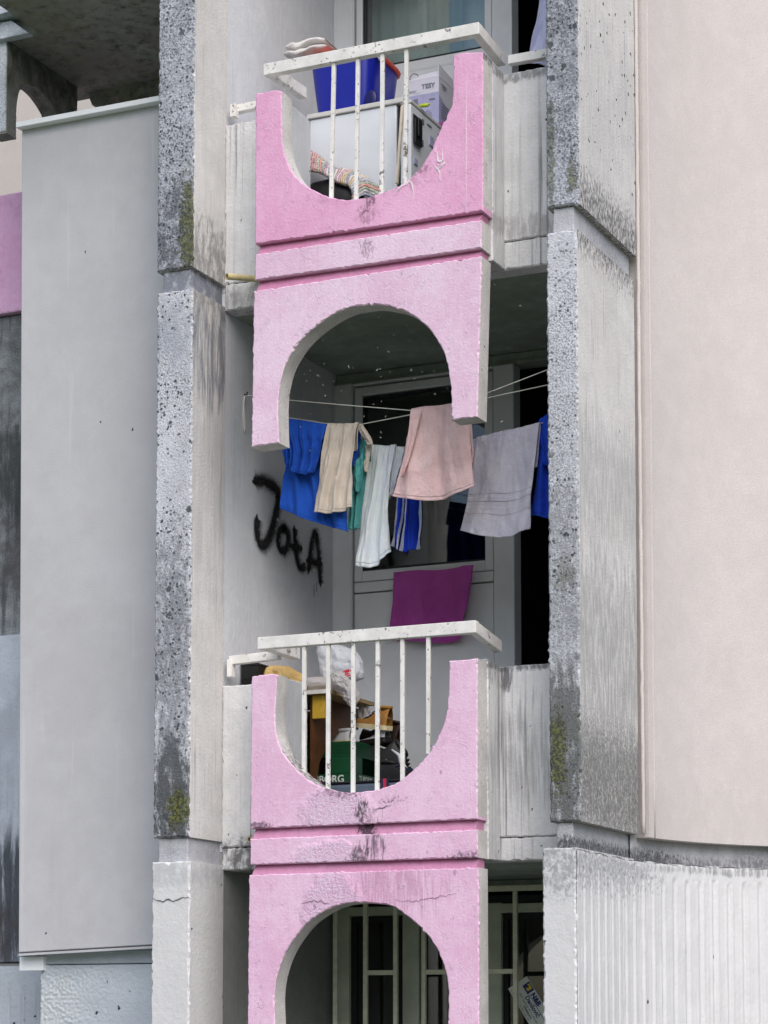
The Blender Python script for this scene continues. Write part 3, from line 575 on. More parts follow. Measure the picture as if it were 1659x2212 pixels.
# railings
def bar(mb, a, b, h, d, mi=0, nrm=YD):
    """flat bar from a to b: h high (down from the line), d deep"""
    a, b = Vector(a), Vector(b); tn = (b - a).normalized(); q = Vector((-tn.y, tn.x, 0)).normalized() * d; z = Vector((0, 0, -h))
    return mb.hexa([a + z, b + z, b, a, a + z + q, b + z + q, b + q, a + q], mi)
def railing(label, y, tl, tr, right_run, left_run, bal, balb, stub, rdz=.03, ldz=.0):
    a0 = U(tl[0], tl[1], y); b0 = U(tr[0], tr[1], y); z = (a0.z + b0.z) / 2; a0.z = b0.z = z
    t = T('railing', label, 'railing', (a0 + b0) / 2 - Vector((0, 0, .06)), 'white balcony railings')
    m = MB(); bar(m, a0, b0, .060, .045); t.part('top_rail', m, 'rail', bev=.003)
    m = MB(); q0 = b0 + Vector((.0, .002, -.001)); q1 = Vector((b0.x + .004, right_run, z - rdz)); m.hexa([q0 + Vector((-.045, .045, -.058)), q0 + Vector((.001, .001, -.058)), q0 + Vector((.001, .001, 0)), q0 + Vector((-.045, .045, 0)), q1 + Vector((-.045, 0, -.058)), q1 + Vector((0, 0, -.058)), q1, q1 + Vector((-.045, 0, 0))])
    t.part('side_rail', m, 'rail', bev=.003)
    m = MB(); q0 = a0 + Vector((.002, .002, -.001)); q1 = Vector((a0.x, left_run, z + ldz)); m.hexa([q0 + Vector((0, 0, -.058)), q0 + Vector((.044, .044, -.058)), q0 + Vector((.044, .044, 0)), q0, q1 + Vector((0, 0, -.058)), q1 + Vector((.044, 0, -.058)), q1 + Vector((.044, 0, 0)), q1])
    t.part('side_rail', m, 'rail', bev=.003)
    for k, (xt, yt, yb) in enumerate(bal):
        top = U(xt, yt, y + .012); zb = U(balb[k], yb, y + .012).z - .02; xb = U(balb[k], yb, y + .012).x
        m = MB(); r = .0098; dz = .015
        m.hexa([(xb - r, top.y, zb), (xb + r, top.y, zb), (top.x + r, top.y, z - .058), (top.x - r, top.y, z - .058), (xb - r, top.y + .018, zb), (xb + r, top.y + .018, zb), (top.x + r, top.y + .018, z - .058), (top.x - r, top.y + .018, z - .058)])
        t.part('baluster', m, 'rail', bev=.002)
    for (p, q, h, yy) in stub:
        a_, b_ = U(p[0], p[1], yy), U(q[0], q[1], yy); m = MB(); bar(m, a_, b_, h, .04); t.part('wing_rail', m, 'rail', bev=.003)
    return t
tr_ = railing('white railing of the upper balcony with four balusters, in front of the blue tub', .055, (569, 135), (1034, 50), .40, .46,
    [(720, 133, 425), (772, 124, 428), (825, 112, 418), (877, 103, 390)], [714, 768, 823, 874], [((1097, 119), (1186, 103), .045, .30), ((508, 226), (560, 216), .04, .30)], .030, .02)
m = MB(); p = U(510, 236, .30); m.box(p.x - .02, p.x + .012, .27, .31, p.z - .05, p.z + .02); tr_.part('bracket', m, 'rail', bev=.003)
tr2 = railing('white railing of the lower balcony with six balusters, in front of the green crate', .055, (556, 1379), (1027, 1337), .385, .44,
    [(656, 1392, 1668), (708, 1388, 1702), (762, 1385, 1712), (815, 1380, 1703), (868, 1376, 1678), (924, 1372, 1620)], [655, 707, 761, 813, 868, 924], [((494, 1417), (600, 1405), .045, .28)], .050, .0)
m = MB(); p = U(496, 1450, .28); m.box(p.x - .012, p.x + .016, .27, .31, p.z - .03, p.z + .06); tr2.part('bracket', m, 'rail', bev=.003)
# ------------------------------------------------------------------ pillars
def pillar(label, x0, x1, y1, segs, mats, loc):
    t = T('concrete_pillar', label, 'pillar', loc, 'concrete pillars beside the balconies')
    for (z0, z1, dx0, dx1, mf, ms_) in segs:
        m = MB(); slab_xz(m, x0 + dx0, x1 + dx1, z0, z1, -.06, y1, (0, 1, 1), amp=.0045, chips=.09, ch=.008, chip=.016); t.part('shaft', m, [mf, ms_])
    for k in range(len(segs) - 1):
        m = MB(); n0, n1 = segs[k + 1][1] + .001, segs[k][0] - .001
        slab_xz(m, x0 + .022, x1 - .022 + segs[k + 1][3], n0, n1, -.038, y1 - (.012 if x0 > 0 else -.0015), amp=.002, chips=.03, ch=.004); t.part('neck', m, ['neck'])
    return t
PL = pillar('left concrete pillar, dark lichen front beside the smooth grey wall', -1.15, -.944, .29, [(3.835, 7.2, -.004, 0, 'grey_front', 'white_side'), (.935, 3.722, .0, 0, 'pale_front', 'white_side'), (-1.6, .815, -.003, .006, 'white_paint', 'white_paint')], None, (-1.05, .1, -1.6))
PR = pillar('right concrete pillar, mossy grey front beside the cream wall', .972, 1.131, .775, [(3.848, 7.2, -.002, .0, 'grey_front', 'white_side'), (.938, 3.728, -.004, -.012, 'pale_front', 'white_side'), (-1.6, .818, -.042, -.038, 'white_paint', 'white_paint')], None, (1.05, .3, -1.6))
for nm, pts in (('crack', [(328, 1938), (340, 1946), (352, 1948), (360, 1942), (374, 1947), (390, 1940), (405, 1939), (412, 1943)]),):
    PL.part('crack', crk(pts, .007, Y=-.0635, j=.003, seed=15), 'crack', fixn=False)
# ------------------------------------------------------------------ right: curved wall, fluted below, cream insulated render above
def plan(s_):
    """plan of the wall at arc length s_: straight back from the pillar, then swinging round to the right"""
    return PLAN[min(len(PLAN) - 1, max(0, int(round(s_ / DS))))]
DS = .004; PLAN = []
x, y = 1.098, -.052
for i in range(int(6.0 / DS)):
    s_ = i * DS
    if s_ < .60: th = 65.2
    elif s_ < 1.9: th = 65.2 - 47. * ((s_ - .60) / 1.3) ** 1.0
    else: th = 18.2
    an = rad(th + 24.8); PLAN.append((x, y, _c(an), _s(an))); x += _c(an) * DS; y += _s(an) * DS
flz = .70
def fl_prof(s_):
    k = (s_ - .085) / .098; d = abs(k - round(k)) * .098
    return (-.008 * _c(min(1, d / .016) * math.pi / 2) if d < .016 else 0.) + (.004 * (.6 + .8 * mnoise.noise(Vector((s_ * 3, 1, 2)))) * math.exp(-((d - .021) / .006) ** 2))
ZS = [-1.6, -1.0, -.5] + [i * .05 for i in range(-8, 15)] + [.71, .72, .73, .735, .74, .75, .78, .80, .806, .811]
ss = []; s_ = 0.
while s_ < 3.6: ss.append(s_); s_ += .006
def flute(u, v):
    s_ = ss[min(len(ss) - 1, int(round(u * (len(ss) - 1))))]; z = ZS[int(round(v * (len(ZS) - 1)))]; px_, py_, cx_, cy_ = plan(s_)
    top = .735 + .006 * math.sin(s_ * 23); k = max(0., min(1., (top - z) / .03)); h = fl_prof(s_) * math.sqrt(k) if k > 0 else 0
    h += .004 * mnoise.noise(Vector((s_ * 60, z * 14, 1.))) * max(0, mnoise.noise(Vector((s_ * 7, z * 3, 4.)))) * 2; h += .0022 * mnoise.noise(Vector((s_ * 26, z * 9, 3.))) + .0016 * mnoise.noise(Vector((s_ * 70, z * 40, 9.)))
    if z > .80: h -= (.010 if z > .808 else .003)
    return (px_ + cy_ * h, py_ - cx_ * h, z + (.006 * mnoise.noise(Vector((s_ * 14, 0, 5))) if z > .77 else 0))
t = T('curved_wall', 'white painted curved wall with vertical flutes under the cream wall', 'wall', (1.6, 1., -1.6))
m = MB(); m.grid(flute, len(ss) - 1, len(ZS) - 1); t.part('fluted_face', m, 'white_paint', smooth=True)
m = MB(); m.grid(lambda u, v: (plan(u * 3.6)[0] - plan(u * 3.6)[3] * .055 * v, plan(u * 3.6)[1] + plan(u * 3.6)[2] * .055 * v, .808 + .004 * _s(u * 90)), 200, 1); t.part('ledge', m, 'white_paint')
def curve_face(off, s0, s1, z0, z1, n=120, nz=1, zf=None):
    def f(u, v):
        a = plan(s0 + u * (s1 - s0)); z = (z0 + (z1 - z0) * v); z += (zf(s0 + u * (s1 - s0)) if zf and v == 0 else 0)
        return (a[0] + a[3] * off, a[1] - a[2] * off, z)
    return f
m = MB(); m.grid(curve_face(-.030, .80, 3.6, .805, 1.2), 120, 1); t.part('neck_band', m, 'neck')
# cream insulated shell: face, lower lip, left edge
zb = U(1380, 1812, .8).z
t = T('rendered_wall', 'smooth curved cream rendered wall beyond the right pillar', 'wall', (1.8, 1.2, .9))
s0c = .865; zlow = lambda s_: .0
p0 = plan(s0c)
print('cream start', p0, 'zb', zb)
m = MB(); m.grid(curve_face(.045, s0c, 5.6, .925, 8.), 220, 1); m.grid(lambda u, v: (plan(s0c + u * 4.7)[0] + plan(s0c + u * 4.7)[3] * (.045 - .09 * v), plan(s0c + u * 4.7)[1] - plan(s0c + u * 4.7)[2] * (.045 - .09 * v), .925), 200, 1)
m.grid(lambda u, v: (p0[0] + p0[3] * (.045 - .10 * u), p0[1] - p0[2] * (.045 - .10 * u), .925 + v * 7.1), 1, 1); t.part('render_face', m, 'cream', smooth=False)
m = MB(); a = plan(s0c + .055); m.tube([(a[0] + a[3] * .046, a[1] - a[2] * .046, .925 + .2 * k) for k in range(36)], .0045, 6); t.part('edge_bead', m, 'cream', smooth=True)
def strip(u, v):
    a = plan(s0c - .07 + .07 * u); return (a[0] + a[3] * (.034 + .003 * mnoise.noise(Vector((u * 3, v * 60, 0)))), a[1] - a[2] * .034, .93 + 7 * v)
# thick seam of filler between pillar and shell
m = MB(); m.tube([(1.131 + .010 + .004 * mnoise.noise(Vector((0, k * .9, 2))), .782 + .004 * mnoise.noise(Vector((4, k * .8, 2))), .94 + .06 * k) for k in range(100)], .010, 7); t.part('filler_seam', m, 'seam' if 'seam' in M else 'cream', smooth=True)
# ------------------------------------------------------------------ left: grey insulated wall, coping, plinth
SY = .30
t = T('rendered_wall', 'flat grey rendered wall with a metal coping left of the left pillar', 'wall', (-1.8, .4, .39))
a, b, c, d = U(40, 2057, SY), U(408, 2035.8, SY), U(408, 201, SY), U(47.5, 268, SY)
m = MB(); m.hexa([a, b, c, d, a + YD * .22, b + YD * .22, c + YD * .22, d + YD * .22]); t.part('render_face', m, 'grey_render', bev=.004)
a, b = U(34, 264, SY - .05), U(408, 193.8, SY - .05); m = MB(); z = Vector((0, 0, -.030))
m.hexa([a + z, b + z, b, a, a + z + YD * .36, b + z + YD * .36, b + YD * .36, a + YD * .36]); t.part('coping', m, 'coping', bev=.003)
m = MB(); a, b = U(40, 2060, SY - .008), U(408, 2038.8, SY - .008); m.hexa([a + Vector((0, 0, -.012)), b + Vector((0, 0, -.012)), b, a, a + Vector((0, .03, -.012)), b + Vector((0, .03, -.012)), b + YD * .03, a + YD * .03]); t.part('drip_edge', m, 'grey_render')
t = T('plinth_wall', 'pale blue rough plastered plinth under the grey wall', 'wall', (-1.6, .5, -1.6))
def pl_f(u, v):
    x = -2.085 + u * .95; z = -1.6 + 1.92 * v; q = U(*((75, 2100)), Y=.36)
    r = max(0., min(1., (-1.60 - x) / .35 + .25 * mnoise.noise(Vector((x * 5, z * 5, 0)))))  # rough-cast patch on the left
    h = .008 * r * mnoise.noise(Vector((x * 85, z * 85, 0))) + .006 * r * mnoise.noise(Vector((x * 160, z * 160, 3))) + .002 * mnoise.noise(Vector((x * 8, z * 8, 7)))
    return (x, .375 - h, z)
m = MB(); m.grid(pl_f, 150, 290); m.box(-2.084, -1.14, .40, .52, -1.6, .318); t.part('rough_plaster', m, 'plinth', smooth=True)
m = MB(); m.box(-2.10, -1.14, .385, .50, .325, .395); t.part('band', m, 'plinth', bev=.005)
m = MB(); q = U(42, 2062, .35); m.box(q.x, q.x + .15, .352, .40, q.z - .085, q.z - .012); tag(link('drip_flashing', m, 'coping', base_of([m])), 'small pale flashing under the left corner of the grey wall', 'flashing')
# ------------------------------------------------------------------ far left: next bay (pink strip, sooty concrete, fluted base) and its balcony overhead
FY = 1.0
def fz(y): return U(20, y, FY).z
t = T('neighbouring_wall', 'sooty grey concrete wall of the next bay at the left edge', 'wall', (-2.7, 1.1, -1.6))
m = MB(); m.box(-3.6, -2.2, FY, FY + .3, fz(1372), fz(684)); t.part('dark_panel', m, 'dark_conc')
m = MB(); m.box(-3.6, -2.2, FY - .03, FY + .3, fz(2078), fz(1374)); t.part('washed_panel', m, 'blue_conc')
def fl2(u, v):
    x = -3.6 + 1.42 * u; k = x / .098; d = abs(k - round(k)) * .098; z = -1.6 + (fz(2088) + 1.6) * v
    return (x, FY - .10 + (.014 * _c(min(1, d / .016) * math.pi / 2) if d < .016 and v < .93 else 0), z)
m = MB(); m.grid(fl2, 240, 30); m.grid(lambda u, v: (-3.6 + 1.42 * u, FY - .10 + .12 * v, fz(2088)), 1, 1); t.part('fluted_base', m, 'plinth', smooth=True)
m = MB(); m.box(-3.6, -2.2, FY - .04, FY + .3, fz(681), fz(424)); tag(link('pink_panel', m, 'pink_far', base_of([m]), bev=.01), 'strip of stained pink panel at the left edge above the sooty wall', 'panel')
m = MB(); m.box(-9., -1.2, 2.9, 3.2, -1.6, 9.); single('far_wall', m, 'beige', 'beige rendered wall seen through the arch at top left', 'wall')
t = T('neighbouring_balcony', 'dark mouldy underside of the next balcony with an arched side panel, top left', 'balcony', (-2.0, .8, 4.8))
sx = U(16, 90, .42).x; zs = UX(90, 135, sx).z
print('side panel x', sx, 'soffit z', zs)
yb = UX(*J3((782, 875)), sx).y
arch = [J3(p) for p in [(165, 1400), (168, 1120), (180, 1000), (200, 920), (235, 872), (290, 850), (345, 862), (410, 910), (470, 980), (530, 1070), (575, 1160), (600, 1300)]]
def PX(p): return UX(p[0], p[1], sx)
cu = catmull([PX(p) for p in arch], .02); zlo = min(cu[0].z, cu[-1].z)
fy = .42; top = zs
pts = [Vector((sx, fy, cu[0].z)), ] + cu + [Vector((sx, yb, cu[-1].z)), Vector((sx, yb, top)), Vector((sx, fy, top))]
m = MB(); m.prism(rough(polyline(pts, .03), (1, 0, 0), .004), (-.10, 0, 0), (0, 0, 0), ch=.004); t.part('side_panel', m, ['mould_panel'])
m = MB(); m.box(sx - .098, sx - .002, fy - .008, fy + .05, UX(20, 288, sx).z, zs + .25); t.part('panel_end', m, 'washed_edge', bev=.008)
q = UZ(200, 195, zs); 
m = MB(); m.box(sx - .12, -1.16, fy + .02, max(q.y, yb) + .10, zs, zs + .14); m.box(U(84, 4, fy).x, -1.16, -.30, fy + .0199, zs, zs + .14); t.part('soffit', m, 'soffit_old')
m = MB(); m.prism([U(-60, 98, fy - .04), U(13, 82, fy - .04), U(62, 71, fy - .04), U(24, 44, fy - .04), U(-60, 58, fy - .04)], (0, .055, 0)); t.part('corbel', m, 'washed_edge', bev=.005)
m = MB(); m.prism([U(-60, 46, fy - .10), U(0, 31, fy - .10), U(82, 5, fy - .10), U(66, -30, fy - .10), U(-60, -30, fy - .10)], (0, .11, 0)); t.part('edge_beam', m, 'washed_edge', bev=.004)
byy = max(q.y, yb) + .02
bp = [U(191, 176, byy), U(193, 212, byy), U(199, 227, byy), U(230, 232, byy), U(234, 222, byy), U(240, 213, byy), U(249, 209, byy), U(256, 210, byy), U(258, 240, byy), U(296, 240, byy), U(299, 212, byy), U(306, 201, byy), U(315, 197, byy), U(321, 201, byy), U(324, 214, byy), U(326, 250, byy), U(420, 250, byy), U(420, 150, byy)]
m = MB(); m.prism(bp, (0, .1, 0)); t.part('back_panel', m, 'soffit_old')
# ------------------------------------------------------------------ loggia interiors
def inner(label, z0, z1, matn, grp='painted side walls inside the loggias'):
    m = MB(); m.box(-1.10, -.9465, .292, 1.75, z0, z1); return single('loggia_wall', m, matn, label, 'wall', grp)
IW1 = inner('plain pale side wall inside the upper loggia, left of the blue tub', 3.803, 6.70, 'inner_wall')
IW2 = inner('side wall with black graffiti inside the middle loggia', .883, 3.80, 'inner_wall')
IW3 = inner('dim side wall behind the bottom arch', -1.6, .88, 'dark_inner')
for k, (z0, z1) in enumerate(((3.865, 6.615), (.93, 3.695), (-1.6, .785))):
    m = MB(); m.box(.99, 1.06, .78, 1.75, z0, z1); single('loggia_wall', m, 'inner_wall', ['side wall hidden behind the right pillar in the upper loggia', 'side wall hidden behind the right pillar in the middle loggia', 'side wall hidden behind the right pillar at the bottom'][k], 'wall', 'painted side walls inside the loggias')
# graffiti strokes on the middle wall
XG = -.9445
def gpt(p): return UX(*Cc(p), XG)
strokes = [([(180, 466), (200, 464), (222, 468), (258, 486), (288, 512), (291, 545), (284, 590), (274, 640), (262, 690), (243, 740), (222, 768), (204, 758), (194, 730), (190, 690), (192, 645)], .058),
    ([(322, 688), (302, 692), (292, 715), (288, 750), (297, 782), (314, 796), (330, 780), (338, 745), (334, 708), (320, 688), (306, 690)], .046), ([(366, 690), (367, 730), (370, 780), (378, 835), (390, 872), (404, 876), (412, 862)], .044), ([(346, 768), (372, 778), (398, 784)], .036),
    ([(430, 886), (436, 830), (444, 770), (456, 712), (464, 706), (472, 745), (478, 810), (482, 870), (486, 945)], .046), ([(424, 838), (455, 848), (490, 852)], .036)]
gm = MB()
for k, (st, w) in enumerate(strokes):
    p = catmull([gpt(q) for q in st], .02); gm.ribbon([q + Vector((.0006 * k, 0, 0)) for q in p], w * 1.18, (1, 0, 0))
    for e in (p[0], p[-1]):   # round blots where the can paused
        d = (p[1] - p[0]).normalized() if e is p[0] else (p[-1] - p[-2]).normalized(); gm.ribbon([e - d * w * .5 + Vector((.0006 * k + .0003, 0, 0)), e + Vector((.0006 * k + .0003, 0, 0)), e + d * w * .5 + Vector((.0006 * k + .0003, 0, 0))], lambda u, w=w: w * 1.05 * (1 - .8 * abs(2 * u - 1)), (1, 0, 0))
for (x, y0, y1) in ((458, 950, 1010), (470, 940, 985), (215, 770, 800)): gm.ribbon(seg(gpt((x, y0)), gpt((x, y1)), .02), .008, (1, 0, 0))
hm = MB()
for k, (st, w) in enumerate(strokes): hm.ribbon([gpt(q) + Vector((.0065 + .0005 * k, 0, 0)) for q in st], w * 2.3, (1, 0, 0))
link('overspray', hm, 'overspray', IW2.location, IW2, fixn=False)
g_ = link('graffiti', gm, 'spray', IW2.location, IW2, fixn=False)
# ------------------------------------------------------------------ balcony doors and the dark rooms behind
DY = 1.585
def fr(mb, x0, x1, z0, z1, w, y0, y1, wb=None, mi=0):
    """rectangular frame butted at its corners"""
    wb = wb or w; mb.box(x0, x0 + w, y0, y1, z0, z1, mi); mb.box(x1 - w, x1, y0, y1, z0, z1, mi); mb.box(x0 + w, x1 - w, y0 + .0007, y1, z1 - w, z1, mi); mb.box(x0 + w, x1 - w, y0 + .0007, y1, z0, z0 + wb, mi)
def XD(px, py, y=DY): return U(px, py, y).x
def ZD(px, py, y=DY): return U(px, py, y).z
def door(label, zf, ztop, zg0, zg1, zp0, zp1, X, gl):
    """X: wall, frame inner, leaf left, glass left, glass right, leaf right, frame outer; zg: glass; zp: panel joints"""
    t = T('balcony_door', label, 'door', ((X[0] + X[6]) / 2, DY, zf), 'white balcony doors')
    m = MB(); m.box(X[0], X[1], DY - .02, DY + .09, zf, ztop); m.box(X[5] + .004, X[6], DY - .015, DY + .09, zf, ztop); m.box(X[1], X[5] + .004, DY - .0193, DY + .09, zg1 + .085, ztop); t.part('frame', m, 'pvc', bev=.006)
    m = MB(); m.box(X[1] - .02, X[1] - .004, DY - .030, DY - .021, zf, ztop); m.box(X[0] + .012, X[0] + .02, DY - .026, DY - .021, zf, ztop); t.part('cover_strip', m, 'pvc_trim' if 'pvc_trim' in M else 'pvc', bev=.002)
    lf = t.part('leaf', (lambda b: (fr(b, X[2], X[5], zg0 - .075, zg1 + .075, X[3] - X[2] - .012, DY - .012, DY + .06, .06), b)[1])(MB()), 'pvc', bev=.007)
    m = MB(); fr(m, X[3] - .014, X[4] + .014, zg0 - .014, zg1 + .014, .012, DY + .0, DY + .05); t.part('gasket', m, 'gasket', lf)
    m = MB(); m.box(X[3] - .002, X[4] + .002, DY + .018, DY + .024, zg0, zg1); t.part('pane', m, gl, lf)
    m = MB(); m.box(X[2], X[5], DY - .010, DY + .05, zp0 + .004, zg0 - .079); t.part('mid_rail', m, 'pvc', lf, bev=.004)
    m = MB(); m.box(X[2], X[5], DY - .008, DY + .05, zf + .02, zp0 - .004); t.part('lower_panel', m, 'pvc', lf, bev=.004)
    m = MB(); m.box(X[2] - .01, X[5] + .004, DY + .03, DY + .08, zf, zg0 - .05); t.part('backing', m, 'gasket')
    return t
yx = 1000
X = [XD(721, yx), XD(764, yx), XD(767, yx), XD(788, yx), XD(1053, yx), XD(1066, yx), XD(1112, yx)]
door('white balcony door behind the laundry with dark glass', .92, ZD(744, 833), ZD(793, 1228), ZD(860, 856), ZD(793, 1281), 0, X, 'glass')
yx = 60
XU = [XD(735, yx), XD(788, yx), XD(790, yx), XD(803, yx), XD(1068, yx), XD(1078, yx), XD(1130, yx)]
XU = [X[0] + .0, X[1] + .008, X[2] + .008, X[3] - .0, X[4], X[5], X[6]]
door('white balcony door of the upper loggia with pale curtained glass', 3.87, 6.1, ZD(900, 126), 5.9, ZD(900, 150), 0, XU, 'glass_sky')
# curtain and rooms
def curtain(u, v):
    return (XU[3] - .02 + u * (XU[4] - XU[3] + .04) * .72, DY + .14 + .012 * _s(u * 40), 3.9 + v * 2.3)
m = MB(); m.grid(curtain, 120, 2); single('curtain', m, 'curtain', 'pale green curtain behind the upper door glass', 'curtain', smooth=True)
m = MB(); m.box(XU[3] + .52, XU[4] + .03, DY + .20, DY + .21, 3.9, 6.1); single('blind', m, 'c_sky', 'pale blue blind at the right of the upper door glass', 'blind')
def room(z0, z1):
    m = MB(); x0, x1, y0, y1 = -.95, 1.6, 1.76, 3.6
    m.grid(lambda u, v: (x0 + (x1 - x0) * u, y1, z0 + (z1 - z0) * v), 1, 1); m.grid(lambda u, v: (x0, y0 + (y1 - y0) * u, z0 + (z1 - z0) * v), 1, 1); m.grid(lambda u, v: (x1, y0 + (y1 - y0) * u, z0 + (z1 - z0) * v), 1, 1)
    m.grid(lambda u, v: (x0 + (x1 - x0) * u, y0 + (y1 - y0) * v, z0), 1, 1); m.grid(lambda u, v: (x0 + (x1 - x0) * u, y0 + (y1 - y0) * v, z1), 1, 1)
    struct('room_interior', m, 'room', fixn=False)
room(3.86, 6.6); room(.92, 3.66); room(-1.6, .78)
for (z0, z1, lb) in ((6.1, 6.615, 'lintel over the upper balcony door'), (ZD(744, 833) + .002, 3.648, 'lintel over the middle balcony door')):
    m = MB(); m.box(-.945, .99, DY + .0, DY + .13, z0, z1); single('lintel', m, 'soffit', lb, 'lintel')
# ------------------------------------------------------------------ bottom loggia: window frames, grille, hanging sign
GY = 1.25
t = T('window', 'white framed window behind the bottom arch, dark glass with protective film', 'window', (0., 1.5, -1.0))
WY = 1.55
def wx(px): return U(px, 2050, WY).x
def wz(py, px=900): return U(px, py, WY).z
m = MB()
for (a, b) in ((733, 759), (874, 909), (1050, 1087)): m.box(wx(a), wx(b), WY - .03, WY + .05, -1.6, wz(1955))
m.box(wx(733), 1.1, WY - .0293, WY + .05, wz(1972, 1100) , wz(1952, 1100)); t.part('frame', m, 'pvc_dull', bev=.004)
m = MB(); m.box(wx(733), 1.1, WY - .034, WY - .0305, wz(1950, 1100), .70); t.part('film_strip', m, 'pvc_film' if 'pvc_film' in M else 'gasket')
for (a, b) in ((759, 874), (909, 1050), (1087, 1200)):
    m = MB(); m.box(wx(a) + .001, wx(b) - .001, WY + .01, WY + .016, -1.6, wz(1973, 1100)); t.part('pane', m, 'glass')
for (a, b) in ((759, 874), (909, 1050), (1087, 1200)):
    m = MB(); fr(m, wx(a) + .001, wx(b) - .001, -1.55, wz(1974, 1100), .03, WY - .005, WY + .009); t.part('gasket', m, 'gasket')
t = T('window_grille', 'pale green steel grille in front of the bottom window', 'grille', (0, GY, -1.3))
def gx(px): return U(px, 2050, GY).x
def gz(py, px=900): return U(px, py, GY).z
z1 = gz(1912, 1112)
for px in (723, 788, 853, 914, 976, 1044, 1112): m = MB(); m.box(gx(px) - .012, gx(px) + .012, GY, GY + .022, -1.5, z1 - .032); t.part('bar', m, 'grille', bev=.003)
m = MB(); m.box(gx(715), 1.0, GY - .002, GY + .026, z1 - .03, z1); t.part('top_rail', m, 'grille', bev=.003)
zc = gz(2101, 820)
for (a, b) in ((788, 853), (914, 976), (1044, 1112)): m = MB(); m.box(gx(a) + .0125, gx(b) - .0125, GY + .001, GY + .02, zc - .013, zc + .013); t.part('cross_bar', m, 'grille', bev=.003)
# ================================================================== THINGS
def text_mesh(mb, body, size, o, u, v, mi=0, thick=.0006, bold=0., align='LEFT', shear=0.):
    cu = bpy.data.curves.new('lettering', 'FONT'); cu.body = body; cu.size = size; cu.align_x = align; cu.offset = bold; cu.shear = shear; cu.resolution_u = 3
    ob = bpy.data.objects.new('lettering', cu); me = bpy.data.meshes.new_from_object(ob)
    o, u, v = Vector(o), Vector(u), Vector(v); n = u.cross(v).normalized()
    mb.add([o + u * q.co.x + v * q.co.y + n * thick for q in me.vertices], [tuple(p.vertices) for p in me.polygons], mi)
    bpy.data.objects.remove(ob); bpy.data.curves.remove(cu); bpy.data.meshes.remove(me); return mb
XA, ZA = Vector((1, 0, 0)), Vector((0, 0, 1))
# ------------------------------------------------------------------ hanging vinyl sign at the bottom right
SYY = GY + .05
o_ = U(*I3((805, 1428)), SYY); e_ = U(*I3((1045, 1830)), SYY); f_ = U(*I3((500, 1635)), SYY)
su = (e_ - o_).normalized(); sv = Vector((su.z, 0, -su.x)); sv = sv if (f_ - o_).dot(sv) > 0 else -sv; sw = (f_ - o_).dot(sv); sl = .62
t = T('sign', 'white vinyl sign with navy letters hanging tilted inside the bottom grille', 'sign', o_ + su * sl)
m = MB(); q = [o_, o_ + su * sl, o_ + su * sl + sv * sw, o_ + sv * sw]; m.prism(q, (0, .003, 0)); t.part('sheet', m, 'sign')
L_ = (e_ - o_).length; up = -sv; YF = Vector((0, -.0008, 0))
def sp(a, b): return o_ + su * (a * L_) + sv * (b * sw) + YF
m = MB()
m.add([sp(.20, .02) + YF * .2, sp(.55, .02) + YF * .2, sp(.55, .38) + YF * .2, sp(.20, .38) + YF * .2], [(0, 1, 2, 3)])
text_mesh(m, 'N&B', sw * .30, sp(.62, .27) , su, up, bold=sw * .016); text_mesh(m, 'Danilović', sw * .27, sp(.58, .55), su, up, bold=sw * .008)
m.add([sp(.57, .31), sp(1.9, .31), sp(1.9, .33), sp(.57, .33)], [(0, 1, 2, 3)]); t.part('lettering', m, 'sign_blue', fixn=False)
m = MB(); text_mesh(m, 'PVC Stolarija N°1 u Evropi', sw * .135, sp(.36, .70), su, up, shear=.3); text_mesh(m, 'KÖMMERLING', sw * .10, sp(.80, .82), su, up, bold=sw * .004)
text_mesh(m, 'Tel: 067 251 651, 811-054, mob. 067', sw * .105, sp(.06, .95), su, up); t.part('small_lettering', m, 'ink', fixn=False)
m = MB(); m.add([sp(.26, .06) + YF * 1.4, sp(.47, .06) + YF * 1.4, sp(.47, .30) + YF * 1.4, sp(.26, .30) + YF * 1.4], [(0, 1, 2, 3)]); t.part('emblem', m, 'sign_yellow', fixn=False)
m = MB(); m.add([p + YF * 2.2 for p in (sp(.26, .30), sp(.25, .22), sp(.27, .16), sp(.31, .17), sp(.34, .12), sp(.37, .17), sp(.36, .24), sp(.32, .30))], [tuple(range(8))]); t.part('emblem', m, 'sign_blue', fixn=False)
# ------------------------------------------------------------------ fridge on the upper balcony
zf = 3.862
FYF = .62
ft = U(661, 250, FYF).z; fx0, fx1 = U(669, 300, FYF).x, U(856, 300, FYF).x; dx0, dx1 = U(865, 300, FYF).x, U(888, 300, FYF).x
t = T('fridge', 'white fridge seen from its side under the blue tub, magnets on its door', 'fridge', ((fx0 + fx1) / 2, FYF + .27, zf))
m = MB(); m.box(fx0, fx1, FYF, FYF + .52, zf, ft - .028); t.part('cabinet', m, 'fridge', bev=.006)
m = MB(); m.box(fx0 - .012, dx0 + .018, FYF - .012, FYF + .53, ft - .026, ft); t.part('worktop', m, 'fridge_edge', bev=.004)
m = MB(); m.box(fx1 + .001, dx0 - .001, FYF + .012, FYF + .5, zf + .05, ft - .05); t.part('gasket', m, 'gasket')
dz = U(870, 213, FYF).z - .012
m = MB(); m.box(dx0, dx1, FYF - .002, FYF + .51, zf + .06, dz - .02); dr = t.part('fridge_door', m, 'fridge', bev=.008)
m = MB(); m.box(dx0 - .001, dx1 + .003, FYF - .004, FYF + .512, dz - .018, dz); t.part('door_cap', m, 'fridge_edge', dr, bev=.004)
def dp(px, py): return UX(*G3((px, py)), dx1)
